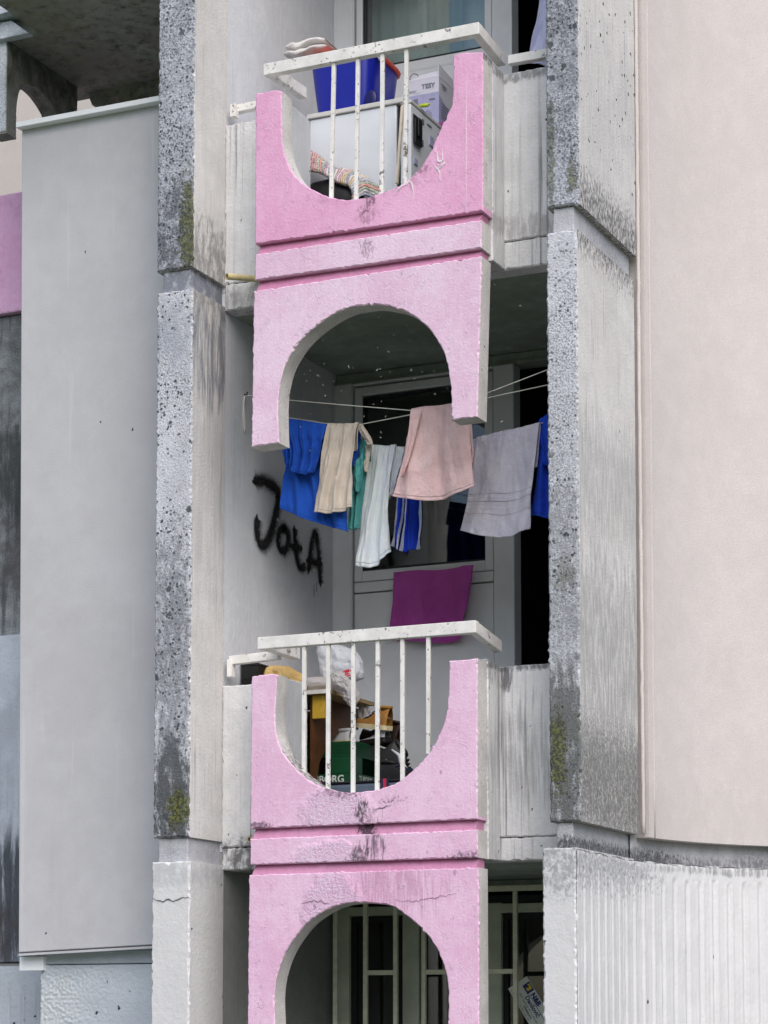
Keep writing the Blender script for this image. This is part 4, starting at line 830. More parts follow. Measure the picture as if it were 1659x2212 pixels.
for (a, b, c_, d_, mt) in ((1090, 720, 1150, 850, 'black'), (1160, 760, 1176, 815, 'card_grey'), (1204, 800, 1240, 838, 'card_grey'), (1152, 925, 1172, 990, 'card_grey'), (1222, 895, 1256, 1005, 'card_lilac'), (1098, 1080, 1124, 1150, 'card_lilac'), (1290, 880, 1312, 925, 'card_grey')):
    p, q = dp(a, b), dp(c_, d_); mm = MB(); mm.box(dx1 + .0005, dx1 + .006, min(p.y, q.y), max(p.y, q.y), min(p.z, q.z), max(p.z, q.z)); t.part('sticker', mm, mt, dr, bev=.002)
p, q = dp(1085, 715), dp(1128, 935); mm = MB(); mm.box(dx1 + .0062, dx1 + .02, min(p.y, q.y), max(p.y, q.y) + .02, p.z - .16, p.z - .03); mm.box(dx1 + .0205, dx1 + .03, min(p.y, q.y) + .02, max(p.y, q.y), p.z - .12, p.z - .02); t.part('magnet_clip', mm, 'black', dr, bev=.003)
# pale stick leaning in front of the door gap
m = MB(); a, b = U(*G3((1013, 640)), FYF - .06), U(*G3((962, 1290)), FYF - .10); a2, b2 = U(*G3((990, 660)), FYF - .06), U(*G3((945, 1290)), FYF - .10)
m.hexa([b2, b, a, a2, b2 + YD * .02, b + YD * .02, a + YD * .02, a2 + YD * .02]); single('plank', m, 'wood_pale', 'thin pale plank leaning against the side of the fridge', 'plank', bev=.002)
# ------------------------------------------------------------------ blue tub with a red rim, and the cloth folded on it
TY = FYF + .02
x0, x1 = U(663, 240, TY).x, U(788, 221, TY).x; y0, y1 = TY, TY + .42
tz0, tz1 = ft + .001, U(800, 103, TY).z
t = T('tub', 'big blue plastic tub with a red rim standing on the fridge', 'tub', ((x0 + x1) / 2 + .02, (y0 + y1) / 2, tz0))
tcx, tcy = (x0 + x1) / 2, (y0 + y1) / 2; hx, hy = (x1 - x0) / 2, (y1 - y0) / 2
def tub(u, v, ex=0.):
    a = 2 * math.pi * u; k = .80 + .20 * v ** .8; n_ = 5.
    cx_, sy_ = _c(a), _s(a); r = (abs(cx_) ** n_ + abs(sy_) ** n_) ** (-1 / n_); wob = 1 + .012 * _c(a * 8) * (1 - v)
    return (tcx + .0 + (hx * k * r * wob + ex) * cx_ + (hx*.28) * (0), tcy + (hy * k * r * wob + ex) * sy_, tz0 + (tz1 - tz0) * v)
hx *= 1.12; tcx += .012
m = MB(); m.grid(lambda u, v: tub(u, v), 96, 12); m.grid(lambda u, v: tub(u, v, -.006), 96, 12); m.add([tub(i / 48, 0) for i in range(48)], [tuple(range(48))]); t.part('basin', m, 'tub', smooth=True)
m = MB(); pts = [Vector(tub(i / 96, 1., .004)) for i in range(97)]; m.tube(pts, .014, 8, cap=False); t.part('rim', m, 'tub_red', smooth=True)
m = MB(); m.grid(lambda u, v: (tcx + (tub(u, 1.)[0] - tcx) * v, tcy + (tub(u, 1.)[1] - tcy) * v, tz1 + .006 + .055 * (1 - v ** 3)), 64, 8); t.part('lid', m, 'tub_red', smooth=True)
p = U(*G3((735, 590)), TY); m = MB(); m.ball((p.x, TY + .022, p.z - .0), (.036, .012, .05)); t.part('grip_dent_shade', m, 'tub_dent_shade', smooth=True)  # flat bulge in darker blue, its colour standing in for the dent's shade
p = U(*G3((908, 345)), TY + .2); m = MB(); m.ball((tcx + hx * .99 + .010, TY + .10, tz1 - .02), (.004, .028, .014)); t.part('sticker', m, 'card', smooth=True)
p0_, p1_ = U(*G3((110, 215)), TY + .12), U(*G3((470, 165)), TY + .12)
m = MB(); L0 = (p1_ - p0_).length
def fold_roll(u, v):
    a = v * math.pi * 5.2; r = .030 + .0055 * a / math.pi; th_ = a
    return (p0_.x + .02 + (L0 - .03) * u + .006 * mnoise.noise(Vector((u * 5, v * 7, 1))) , TY + .13 + 1.7 * r * _c(th_) + .008 * mnoise.noise(Vector((u * 9, v * 9, 5))), tz1 + .062 + (p1_.z - p0_.z) * .0 + .62 * r * _s(th_) * (1 - .25 * u) + .008 * _s(u * 5 + 1) + .006 * mnoise.noise(Vector((u * 6, v * 6, 8))))
def folded(u, v):  # layers lying on each other, open fold towards the street
    k = v * 3.; i = int(min(2, k)); f = k - i; lay = (i + f if f > .9 else i)
    yy = TY + .02 + .20 * (f if i % 2 == 0 else 1 - f); z = tz1 + .030 + .016 * i + .010 * _s(math.pi * f)
    bulge = .012 * math.exp(-((u - .3) / .3) ** 2)
    return (p0_.x + (L0) * u + .01 * mnoise.noise(Vector((u * 3, v * 8, 2))), yy + .008 * mnoise.noise(Vector((u * 8, v * 5, 3))), z + bulge * (1 + i) + .006 * mnoise.noise(Vector((u * 7, v * 9, 1))))
m.grid(folded, 40, 72); m.grid(lambda u, v: (p0_.x + L0 * u * .97, TY + .015 + .012 * mnoise.noise(Vector((u * 6, 1, v * 3))) - .012 * _s(math.pi * v), tz1 + .026 + (.058 + .016 * math.exp(-((u - .3) / .3) ** 2)) * v), 30, 6)
m = MB()
for i in range(2):
    def roll(u, v, i=i):
        a = 2 * math.pi * v; e = min(u, 1 - u) * 2; k = (1 - (1 - min(1., e * 2.2)) ** 3) * .85 + .15
        w = .095 - .01 * i; h = .022
        lump = .016 * math.exp(-((u - .62) / .30) ** 2) + .010 * math.exp(-((u - .12) / .12) ** 2)
        crease = .006 * _s(a * 3 + u * 6) * max(0, -_c(a))
        return (p0_.x + .004 + (L0 - .02 * i) * u, TY + .10 + (w + crease) * _c(a) + .008 * mnoise.noise(Vector((u * 5, i, _c(a)))), tz1 + .055 + .040 * i + lump * (1 + .5 * i) + h * k * (abs(_s(a)) ** .7) * (1 if _s(a) > 0 else -1) + .005 * mnoise.noise(Vector((u * 6, i * 3, _s(a)))))
    m.grid(roll, 60, 40)
single('folded_cloth', m, 'c_white', 'off-white cloth folded on the lid of the blue tub', 'cloth', smooth=True)
# ------------------------------------------------------------------ cardboard box and what it stands on
BY = FYF + .42
bx0, bx1 = U(*G3((1045, 600)), BY).x, U(*G3((1303, 600)), BY).x; bzt, bzb = U(*G3((1300, 415)), BY).z, U(*G3((1303, 803)), BY).z
t = T('carton', 'white and lilac printed carton standing right of the blue tub', 'box', ((bx0 + bx1) / 2, BY + .1, bzb))
m = MB(); m.box(bx0, bx1, BY, BY + .24, bzb, bzt); t.part('body', m, 'card', bev=.002)
m = MB(); m.hexa([(bx0, BY + .001, bzt + .001), (bx1, BY + .001, bzt + .001), (bx1 - .012, BY + .05, bzt + .055), (bx0 + .02, BY + .05, bzt + .045), (bx0, BY + .004, bzt + .001), (bx1, BY + .004, bzt + .001), (bx1 - .012, BY + .054, bzt + .055), (bx0 + .02, BY + .054, bzt + .045)])
m.hexa([(bx1 + .001, BY + .003, bzt), (bx1 + .001, BY + .24, bzt), (bx1 - .005, BY + .235, bzt + .055), (bx1 - .005, BY + .01, bzt + .075), (bx1 - .003, BY + .003, bzt), (bx1 - .003, BY + .24, bzt), (bx1 - .009, BY + .235, bzt + .055), (bx1 - .009, BY + .01, bzt + .075)]); t.part('flap', m, 'card')
bw, bh = bx1 - bx0, bzt - bzb
def bf(u, v): return Vector((bx0 + bw * u, BY - .0006, bzb + bh * v))
m = MB(); m.add([bf(0, 0), bf(1, 0), bf(1, .68), bf(0, .68)], [(0, 1, 2, 3)]); m.add([Vector((bx1 + .0006, BY + .24 * u, bzb + bh * v)) for u, v in ((0, 0), (1, 0), (1, .30), (0, .62))], [(0, 1, 2, 3)]); t.part('printed_panel', m, 'card_lilac', fixn=False)
m = MB(); text_mesh(m, 'TESY', .036, bf(.46, .79) - YD * .001, XA, ZA, bold=.0012); t.part('lettering', m, 'card_grey', fixn=False); m = MB(); text_mesh(m, 'water', .026, bf(-.02, .74) - YD * .001, XA, ZA); t.part('lettering', m, 'card_grey', fixn=False); m = MB(); text_mesh(m, 'TESY', .034, (bx1 + .0018, BY + .03, bzb + bh * .80), YD, ZA, bold=.001)
t.part('lettering', m, 'card_grey', fixn=False); m = MB()
for i in range(6): m.add([Vector((bx1 + .0018, BY + .03 + .10 * a, bzb + bh * (.16 + .06 * i + .02 * b))) for a, b in ((0, 0), (1.6, 0), (1.6, 1), (0, 1))], [(0, 1, 2, 3)])
t.part('small_print', m, 'card_grey', fixn=False)
for (u0, u1, v0, v1) in ((.03, .12, .40, .58), (.20, .34, .38, .60), (.70, .88, .52, .56)): t.part('picture', MB().add([bf(u0, v0) - YD * .001, bf(u1, v0) - YD * .001, bf(u1, v1) - YD * .001, bf(u0, v1) - YD * .001], [(0, 1, 2, 3)]), 'card_grey', fixn=False)
m = MB()
for i in range(5): m.add([bf(.54 + .05 * i, .10) - YD * .001, bf(.565 + .05 * i, .10) - YD * .001, bf(.565 + .05 * i, .28 + .05 * _s(i * .8)) - YD * .001, bf(.54 + .05 * i, .28 + .05 * _s(i * .8)) - YD * .001], [(0, 1, 2, 3)])
t.part('picture', m, 'card_grey', fixn=False)
m = MB(); m.add([bf(.24, .70) - YD * .0015, bf(.42, .74) - YD * .0015, bf(.42, .83) - YD * .0015, bf(.24, .79) - YD * .0015], [(0, 1, 2, 3)]); t.part('sticker', m, 'card', fixn=False)
m = MB(); m.tube([bf(.02, 1.02) + Vector((.0, .02, .0)), bf(.05, 1.14) + YD * .02, bf(.14, 1.19) + YD * .02, bf(.26, 1.16) + YD * .02, bf(.30, 1.12) + YD * .02], .003, 6); t.part('handle', m, 'card_grey', smooth=True)
m = MB(); m.box(bx0 - .02, bx1 + .03, BY - .01, BY + .26, zf, bzb - .001); m.box(bx0 - .028, bx1 + .038, BY - .02, BY + .27, bzb - .04, bzb - .0012); single('storage_box', m, 'purple', 'purple plastic box showing as a sliver under the lilac carton', 'box', bev=.004)
m = MB(); a = U(*G3((1138, 682)), FYF + .12); a.z = max(a.z, dz + .011); m.tube([a, a + Vector((.02, .0, -.002)), a + Vector((.045, .01, 0)), a + Vector((.055, .015, .008))], [.006, .011, .010, .006], 8); single('clothes_peg', m, 'peg', 'small yellow-green peg lying on top of the fridge door', 'peg', smooth=True)
# ------------------------------------------------------------------ rag rug bundled over a black blob added to darken its hollow
fc = catmull([U(*G3(p), .42) for p in [(215, 1250), (250, 1192), (320, 1200), (375, 1228), (430, 1255), (490, 1295), (545, 1305), (585, 1340), (598, 1400), (602, 1460)]], .012)
bc = catmull([U(*G3(p), .57) for p in [(170, 1110), (250, 1045), (330, 1085), (400, 1150), (470, 1190), (600, 1205), (700, 1255), (800, 1325), (818, 1390), (825, 1450)]], .012)
def at(l, u): k = u * (len(l) - 1); i = int(min(len(l) - 2, k)); return l[i].lerp(l[i + 1], k - i)
def rug(u, v):
    p = at(fc, u).lerp(at(bc, u), v); p.z += .035 * _s(math.pi * v) * (.4 + .6 * u) + .005 * mnoise.noise(Vector((u * 14, v * 5, 2))); p.y += .012 * mnoise.noise(Vector((u * 9, v * 4, 7))) - .05 * _s(math.pi * min(1, v * 1.3)) * u * .5
    p += Vector((0, 0, .0055 * abs(_s(u * 34 * math.pi)))); return p
m = MB(); m.grid(rug, 240, 26); single('rag_rug', m, 'rug', 'striped multicoloured rag rug bundled at the foot of the fridge', 'rug', smooth=True, solid=.018)
ctr = U(*G3((420, 1400)), .47); m = MB(); m.ball((ctr.x - .02, .50, ctr.z - .02), (.20, .07, .125), 20, 14, 0, lambda d: 1 + .10 * mnoise.noise(d * 3)); single('hollow_filler', m, 'black', 'black blob added to darken the hollow under the striped rug', 'bag', smooth=True)
# lilac towel on the right, upper balcony
# ------------------------------------------------------------------ laundry
def resamp(p, n):
    p = catmull([Vector((q[0], q[1], 0)) for q in p], 2.); return [at(p, i / n) for i in range(n + 1)]
def sheet(L, R, Y, folds=((3., 0., 1.),), amp=.02, bot=0., back=.35, lineY=None, nu=46, nv=54, top=.25, seed=0., gap=.022, wr=.010, topsag=0.):
    """cloth hung over a line: L and R are its edges on the print, from the line down; a shorter flap falls behind"""
    l, r = resamp(L, nv), resamp(R, nv)
    def f(u, v):
        if v < 0: v_ = 0.
        else: v_ = v
        k = v_ * nv; i = int(min(nv - 1, k)); a = l[i].lerp(l[i + 1], k - i); b = r[i].lerp(r[i + 1], k - i)
        px = a.x + (b.x - a.x) * u; py = a.y + (b.y - a.y) * u + bot * _s(math.pi * u) * v_ ** 2 + topsag * _s(math.pi * u) * (1 - v_) ** 3
        w = (top + (1 - top) * min(1, v_ * 1.6)); d = sum(c_ * _s(2 * math.pi * (fr_ * (u + .06 * _s(v_ * 4 + seed))) + ph) for fr_, ph, c_ in folds) * amp * w
        d += wr * mnoise.noise(Vector((u * 6, v_ * 5, seed))) + wr * .6 * mnoise.noise(Vector((u * 15, v_ * 7, seed + 4))) + wr * .3 * mnoise.noise(Vector((u * 30, v_ * 22, seed + 9)))
        py += 1.6 * mnoise.noise(Vector((u * 5, v_ * 3, seed + 2))) * v_; px += 1.2 * mnoise.noise(Vector((u * 2, v_ * 6, seed + 6))) * v_
        p = U(px, py, Y); p.y += -abs(amp) * .6 + d - .006 * _s(math.pi * min(1, v_ * 8) / 2) ; return p
    m = MB(); m.grid(lambda u, v: f(u, v), nu, nv)
    if back:
        bk = MB()
        def g(u, v):
            q = f(u, 0.) if v < .12 else f(u, (v - .12) / .88 * back); t_ = min(1., v / .12)
            q.y = (f(u, 0.).y if v < .12 else 0) + (gap * t_ if v < .12 else 0) or q.y
            if v < .12: q = f(u, 0.) + Vector((0, gap * t_, .010 * _s(math.pi * t_)))
            else:
                q = f(u, (v - .12) / .88 * back); q.y += gap + .02 * (v - .12)
            return q
        m.grid(g, nu, 26)
    return m
def laundry(name, label, cat, m, mat, extra=(), group=None):
    t = T(name, label, cat, base_of([m]), 'laundry hanging on the lines')
    t.part('cloth', m, mat, smooth=True, solid=.0035)
    for nm, e, em in extra: t.part(nm, e, em, smooth=True, solid=.003)
    return t
def P_(l): return [Cc(q) for q in l]
L1Y, L2Y, L3Y = .40, .52, .67
laundry('t_shirt', 'royal blue shirt at the left end of the line, sleeve hanging over it', 'shirt', sheet(P_([(346, 182), (334, 270), (324, 420), (310, 600)]), P_([(528, 208), (560, 320), (598, 480), (622, 706)]), L2Y + .02, ((3.2, .4, 1.), (7., 2., .3)), .016, 4, back=.3, seed=1), 'c_blue',
    [('sleeve', sheet(P_([(350, 180), (338, 240), (352, 330), (347, 418)]), P_([(524, 205), (512, 270), (492, 350), (478, 420)]), L2Y - .035, ((3.6, 1.4, 1.), (8., .5, .4)), .016, 9, back=0, seed=2), 'c_blue'),
     ('sleeve', sheet(P_([(342, 200), (322, 270), (318, 330), (330, 400)]), P_([(375, 195), (366, 260), (358, 320), (350, 395)]), L2Y - .01, ((1.4, .2, 1.),), .012, 4, back=0, seed=3), 'c_blue')])
laundry('garment', 'beige jersey garment folded over the line between the blue shirt and the pale blue towel', 'garment', sheet(P_([(524, 205), (502, 330), (478, 480), (456, 612)]), P_([(668, 203), (654, 300), (646, 440), (645, 592)]), L2Y - .05, ((2.6, 1., 1.), (6., .3, .35)), .017, 8, back=.3, seed=4, topsag=2), 'c_beige',
    [('fold', sheet(P_([(662, 204), (676, 240), (700, 280), (716, 305)]), P_([(688, 206), (704, 230), (728, 270), (735, 300)]), L2Y - .03, ((1., .3, 1.),), .010, 0, back=0, seed=5), 'c_beige'),
     ('fold', sheet(P_([(706, 300), (700, 350), (694, 400), (698, 425)]), P_([(730, 302), (722, 350), (714, 400), (712, 428)]), L2Y + .01, ((1., .3, 1.),), .008, 0, back=0, seed=6), 'c_beige')])
laundry('garment', 'teal garment half hidden behind the beige one', 'garment', sheet(P_([(640, 262), (640, 400), (632, 560), (624, 692)]), P_([(722, 300), (704, 430), (688, 560), (672, 690)]), L2Y + .05, ((2.2, 1., 1.), (5., 0, .4)), .018, 2, back=.2, seed=7), 'c_teal',
    [('sleeve', sheet(P_([(654, 380), (648, 430), (650, 480), (655, 515)]), P_([(690, 340), (694, 400), (692, 450), (684, 500)]), L2Y + .0, ((1.6, 1., 1.),), .014, 6, back=0, seed=8), 'c_teal')])
laundry('garment', 'dark blue cloth glimpsed between the beige and teal garments', 'garment', sheet(P_([(646, 222), (642, 270), (640, 330), (644, 400)]), P_([(684, 212), (676, 270), (668, 330), (656, 400)]), L2Y + .02, ((1.3, 1., 1.),), .012, 2, back=0, seed=9), 'c_blue')
laundry('towel', 'pale blue terry towel with a long pointed corner, the lowest hanging towel', 'towel', sheet(P_([(728, 304), (712, 450), (682, 640), (650, 860)]), P_([(842, 306), (828, 420), (814, 580), (822, 800)]), L3Y - .05, ((1.9, .4, 1.), (4.5, 1., .35)), .022, 19, back=.4, seed=10, topsag=3), 'c_sky',
    [('fold', sheet(P_([(800, 306), (812, 400), (815, 470), (812, 552)]), P_([(884, 312), (868, 400), (848, 470), (832, 530)]), L3Y - .02, ((1.6, .2, 1.),), .013, 0, back=0, seed=11), 'c_sky')])
laundry('towel', 'blue and white striped towel behind the peach towel', 'towel', sheet(P_([(876, 318), (856, 460), (838, 620), (820, 770)]), P_([(962, 330), (970, 470), (978, 620), (970, 770)]), L3Y + .02, ((2.6, .6, 1.), (6., 1., .3)), .024, 14, back=.3, seed=12), 'c_stripe')
laundry('towel', 'peach pink terry towel in the middle of the front line', 'towel', sheet(P_([(914, 138), (902, 250), (866, 400), (824, 538)]), P_([(1178, 106), (1186, 250), (1198, 380), (1213, 496)]), L1Y, ((1.7, 2.4, 1.), (4., .4, .25)), .019, 20, back=.45, seed=13, nu=60, nv=60), 'c_pink',
    [('fold', sheet(P_([(912, 137), (906, 220), (892, 330), (868, 450)]), P_([(963, 134), (948, 210), (922, 320), (884, 440)]), L1Y - .038, ((.9, .4, 1.),), .010, 2, back=0, seed=14), 'c_pink'),
     ('fold', sheet(P_([(1176, 200), (1186, 260), (1192, 320), (1196, 382)]), P_([(1184, 200), (1196, 260), (1206, 320), (1206, 384)]), L1Y + .02, ((.8, .4, 1.),), .008, 0, back=0, seed=15), 'c_pink')])
laundry('towel', 'lilac grey terry towel with woven bands, right of the peach towel', 'towel', sheet(P_([(1218, 272), (1206, 400), (1172, 560), (1138, 696)]), P_([(1514, 204), (1500, 380), (1482, 560), (1476, 696)]), L3Y, ((1.6, 1.2, 1.), (4., .2, .25)), .019, 17, back=.4, seed=16, nu=60, nv=60), 'c_lilac',
    [('fold', sheet(P_([(1188, 286), (1194, 330), (1200, 370), (1204, 400)]), P_([(1222, 270), (1220, 320), (1214, 370), (1208, 402)]), L3Y + .02, ((.8, .4, 1.),), .008, 0, back=0, seed=17), 'c_lav')])
laundry('towel', 'bright blue towel cut off by the right pillar', 'towel', sheet(P_([(1512, 190), (1504, 320), (1492, 470), (1468, 625)]), P_([(1620, 150), (1620, 300), (1620, 480), (1622, 640)]), L3Y + .06, ((2.4, .4, 1.), (5., 0, .3)), .02, 4, back=.3, seed=18), 'c_royal',
    [('fold', sheet(P_([(1516, 175), (1512, 240), (1522, 320), (1530, 390)]), P_([(1610, 130), (1606, 220), (1600, 300), (1600, 400)]), L3Y + .015, ((1.6, .4, 1.),), .014, 4, back=0, seed=19), 'c_royal')])
laundry('towel', 'plum purple towel hung flat against the door below its glass', 'towel', sheet(P_([(830, 893), (828, 960), (822, 1060), (816, 1205)]), P_([(1212, 864), (1200, 980), (1182, 1090), (1158, 1218)]), DY - .045, ((1.6, 1., 1.), (4., .2, .2)), .032, 5, back=0, seed=20, topsag=3, top=.5), 'c_plum')
laundry('towel', 'pale lavender towel at the top right edge of the upper balcony', 'towel', sheet([A(q) for q in [(1528, -120), (1510, 60), (1488, 150), (1452, 292)]], [A(q) for q in [(1640, -140), (1640, 60), (1640, 180), (1640, 320)]], .62, ((1.8, .4, 1.),), .018, 4, back=.3, seed=22), 'c_lav')
def line(label, pts, r=.0026):
    m = MB(); m.tube(pts, r, 6); return single('washing_line', m, 'line', label, 'washing line', 'washing lines across the middle loggia', smooth=True)
def b3(p, Y): return U(*B(p), Y)
line('front washing line carrying the peach towel, nailed to the side wall', [b3((132, 778), .50), b3((160, 779), .46), b3((335, 800), L1Y + .01), b3((620, 825), L1Y + .008), b3((912, 849), L1Y + .006), b3((1100, 828), L1Y + .006), b3((1265, 768), L1Y + .01), b3((1560, 654), L1Y + .02)])
line('second washing line carrying the blue shirt and the beige garment', [b3((300, 872), L2Y - .02), b3((345, 884), L2Y - .01), b3((440, 898), L2Y - .02), b3((520, 911), L2Y - .03), b3((680, 913), L2Y - .03), b3((912, 868), L2Y), b3((1180, 812), L2Y), b3((1268, 790), L2Y), b3((1560, 727), L2Y)])
line('rear washing line carrying the pale blue and lilac towels', [b3((420, 960), L3Y - .02), b3((720, 1012), L3Y - .02), b3((880, 1020), L3Y), b3((1060, 1006), L3Y), b3((1210, 985), L3Y), b3((1512, 912), L3Y), b3((1640, 850), L3Y + .03)])
line('purple towel line across the upper balcony', [U(*A((1400, -100)), .63), U(*A((1520, -118)), .63), U(*A((1650, -142)), .63)])
t = T('wall_hook', 'hook with a loop of cord on the side wall left of the pink arch', 'hook', b3((130, 778), .50))
m = MB(); p = b3((131, 776), .50); m.tube([p + Vector((-.012, 0, 0)), p + Vector((.02, -.004, .0)), p + Vector((.024, -.006, .012))], .004, 6); t.part('nail', m, 'black')
m = MB(); m.tube(catmull([b3(q, .49) for q in [(134, 780), (129, 800), (127, 850), (130, 900), (134, 948), (137, 930), (134, 880), (131, 820), (136, 782)]], .02), .0024, 5); t.part('cord', m, 'line', smooth=True)
# ------------------------------------------------------------------ things on the lower balcony
zl = .925
BYT = .47
bt = U(*H3((490, 543)), BYT); tz = bt.z; tx1 = bt.x; yfar = UX(*H3((1075, 722)), tx1).y; xs = tx1 - .115
print('table', tz - zl, yfar)
t = T('cupboard', 'old brown cupboard with an arched side and a white board on top', 'cupboard', (tx1 - .3, BYT + .25, zl))
m = MB(); m.box(tx1 - .55, tx1, BYT, yfar, tz - .019, tz - .003); m.box(tx1 - .55, tx1 + .001, BYT - .001, yfar + .001, tz - .0029, tz); t.part('top_board', m, 'wood_edge')
m = MB(); m.box(tx1 - .55, tx1 + .003, BYT - .004, BYT - .0011, tz - .020, tz + .001); t.part('edge_strip', m, 'board_white')
m = MB(); m.box(xs + .002, tx1 - .042, BYT + .03, BYT + .05, U(*H3((190, 925)), BYT).z, tz - .02); t.part('apron', m, 'wood_yellow', bev=.002)
def TX(p): return UX(*H3(p), xs)
arch = catmull([TX(p) for p in [(332, 1760), (345, 1600), (370, 1480), (420, 1375), (470, 1290), (540, 1190), (620, 1120), (700, 1072), (760, 1045)]], .02)
yn = BYT + .045; yf2 = TX((868, 900)).y
pts = [Vector((xs, yn, zl)), Vector((xs, arch[0].y, zl))] + arch + [Vector((xs, yf2 - .04, arch[-1].z)), Vector((xs, yf2, arch[-1].z)), Vector((xs, yf2, tz - .021)), Vector((xs, yn, tz - .021))]
m = MB(); m.prism(polyline(pts, .05), (-.018, 0, 0), (0, 0, 0)); t.part('side_panel', m, 'wood_brown')
m = MB(); m.ribbon([p + Vector((-.009, 0, 0)) - Vector((0, .0012, 0)) for p in arch], .018, (0, -.6, -.8)); t.part('edge_band', m, 'wood_yellow')
m = MB(); m.box(xs - .45, xs - .0185, yf2 - .02, yf2 - .004, zl, tz - .021); m.box(xs - .45, xs - .43, yn, yf2 - .021, zl, tz - .021); t.part('back_panel', m, 'wood_brown')
# bags and packets on top
def blob(name, mat, label, cat, c, r, fn, **kw):
    m = MB(); m.ball(c, r, 40, 28, 0, fn); return single(name, m, mat, label, cat, smooth=True, **kw)
c = U(*H3((330, 460)), BYT + .10); c.z = tz + .042
blob('packet', 'bag_clear', 'rolled cloudy plastic packet lying on the cupboard top', 'packet', c, (.115, .07, .040), lambda d: 1 + .10 * mnoise.noise(d * 3.2) + .07 * mnoise.noise(d * 8) + .03 * mnoise.noise(d * 17))
t = T('plastic_bag', 'tall white plastic carrier bag with red lettering on the cupboard', 'bag', U(*H3((640, 560)), BYT + .16))
cY = BYT + .18
prof = [(386, 650, 560), (380, 760, 470), (382, 930, 400), (376, 948, 330), (365, 935, 260), (352, 905, 180), (345, 860, 100), (336, 800, 30), (332, 690, -20), (345, 560, -45)]
prof = sorted(prof, key=lambda q: -q[2])
def bagf(u, v):
    k = v * (len(prof) - 1); i = int(min(len(prof) - 2, k)); f = k - i; l_ = prof[i][0] + (prof[i + 1][0] - prof[i][0]) * f; r_ = prof[i][1] + (prof[i + 1][1] - prof[i][1]) * f; y_ = prof[i][2] + (prof[i + 1][2] - prof[i][2]) * f
    a = 2 * math.pi * u; cc = (l_ + r_) / 2; hw = (r_ - l_) / 2; n_ = mnoise.noise(Vector((_c(a) * 2.2, _s(a) * 2.2, v * 3.5))) * .16 + mnoise.noise(Vector((_c(a) * 5, _s(a) * 5, v * 8))) * .09
    p = U(*H3((cc + hw * _c(a) * (1 + n_ * .5), y_ + 14 * mnoise.noise(Vector((a, v * 4, 1))))), cY); p.y = cY + .065 * _s(a) * (1 + n_ * 2) * (.55 + .45 * _s(math.pi * min(1, v * 1.05))); return p
m = MB(); m.grid(bagf, 72, 60); t.part('bag_body', m, 'bag', smooth=True)
m = MB(); text_mesh(m, 'JE', .034, U(*H3((690, 362)), cY - .088), XA + ZA * .22, ZA - XA * .1, bold=.002); 
for (y0, y1) in ((288, 306), (345, 362)): m.add([U(*H3((662 if y0 < 300 else 706, y1 + 22)), cY - .089), U(*H3((800, y1)), cY - .089), U(*H3((800, y0)), cY - .089), U(*H3((662 if y0 < 300 else 706, y0 + 22)), cY - .089)], [(0, 1, 2, 3)])
t.part('lettering', m, 'red', fixn=False)
hang = [(520, 390, 640, 300), (545, 470, 760, 360), (600, 560, 840, 440), (650, 620, 870, 520), (690, 690, 884, 600), (735, 760, 870, 690), (770, 780, 830, 775)]
tl_ = [(515, 385), (500, 480), (590, 560), (655, 620), (690, 690), (735, 750), (790, 785)]; trr = [(628, 300), (720, 380), (800, 460), (860, 560), (886, 640), (860, 715), (815, 770)]
m = MB(); lL, rR = resamp([H3(q) for q in tl_], 40), resamp([H3(q) for q in trr], 40)
def tail(u, v, s=1):
    i = int(min(39, v * 40)); f = v * 40 - i; a = lL[i].lerp(lL[i + 1], f); b = rR[i].lerp(rR[i + 1], f); p = U(a.x + (b.x - a.x) * u, a.y + (b.y - a.y) * u, BYT + .03)
    p.y += -.035 * _s(math.pi * u) * s + .018 * mnoise.noise(Vector((u * 4, v * 5, 3))) + .010 * mnoise.noise(Vector((u * 10, v * 12, 6))); return p
m.grid(tail, 36, 48); m.grid(lambda u, v: tail(u, v, -.5), 36, 48); t.part('bag_tail', m, 'bag_clear', smooth=True)
m = MB(); pp = [(872, 770), (998, 770), (1002, 860), (985, 940), (930, 985), (872, 1000)]
lL2, rR2 = resamp([H3(q) for q in [(868, 765), (868, 880), (872, 1005)]], 20), resamp([H3(q) for q in [(998, 765), (1000, 880), (930, 990)]], 20)
def hb(u, v):
    i = int(min(19, v * 20)); f = v * 20 - i; a = lL2[i].lerp(lL2[i + 1], f); b = rR2[i].lerp(rR2[i + 1], f); p = U(a.x + (b.x - a.x) * u, a.y + (b.y - a.y) * u, yfar - .06); p.y += .02 * mnoise.noise(Vector((u * 4, v * 4, 13))); return p
m.grid(hb, 20, 24); single('plastic_bag', m, 'bag_clear', 'thin pale plastic bag hanging under the far corner of the cupboard top', 'bag', smooth=True, solid=.01)
pL, pR, pB = U(*Dd((200, 400)), .52), U(*Dd((402, 420)), .52), U(*Dd((300, 430)), .52)
pT = [U(*Dd(q), .52).z for q in ((210, 345), (262, 318), (310, 310), (345, 318), (380, 345), (408, 368))]
def paper(u, v):
    a = 2 * math.pi * v; k = u * 5; i = int(min(4, k)); zt = pT[i] + (pT[i + 1] - pT[i]) * (k - i); zb = pB.z - .03
    e = min(1., 5 * min(u, 1 - u) + .15); n_ = mnoise.noise(Vector((u * 5, _c(a) * 1.6, _s(a) * 1.6))) + .5 * mnoise.noise(Vector((u * 11, _c(a) * 4, _s(a) * 4)))
    cz = (zt + zb) / 2; hz = (zt - zb) / 2
    return (pL.x + (pR.x - pL.x) * u + .006 * n_, .56 + .07 * e * _c(a) * (1 + .25 * n_), cz + hz * (1 if _s(a) > 0 else 1) * _s(a) * (1 + .10 * n_ * e))
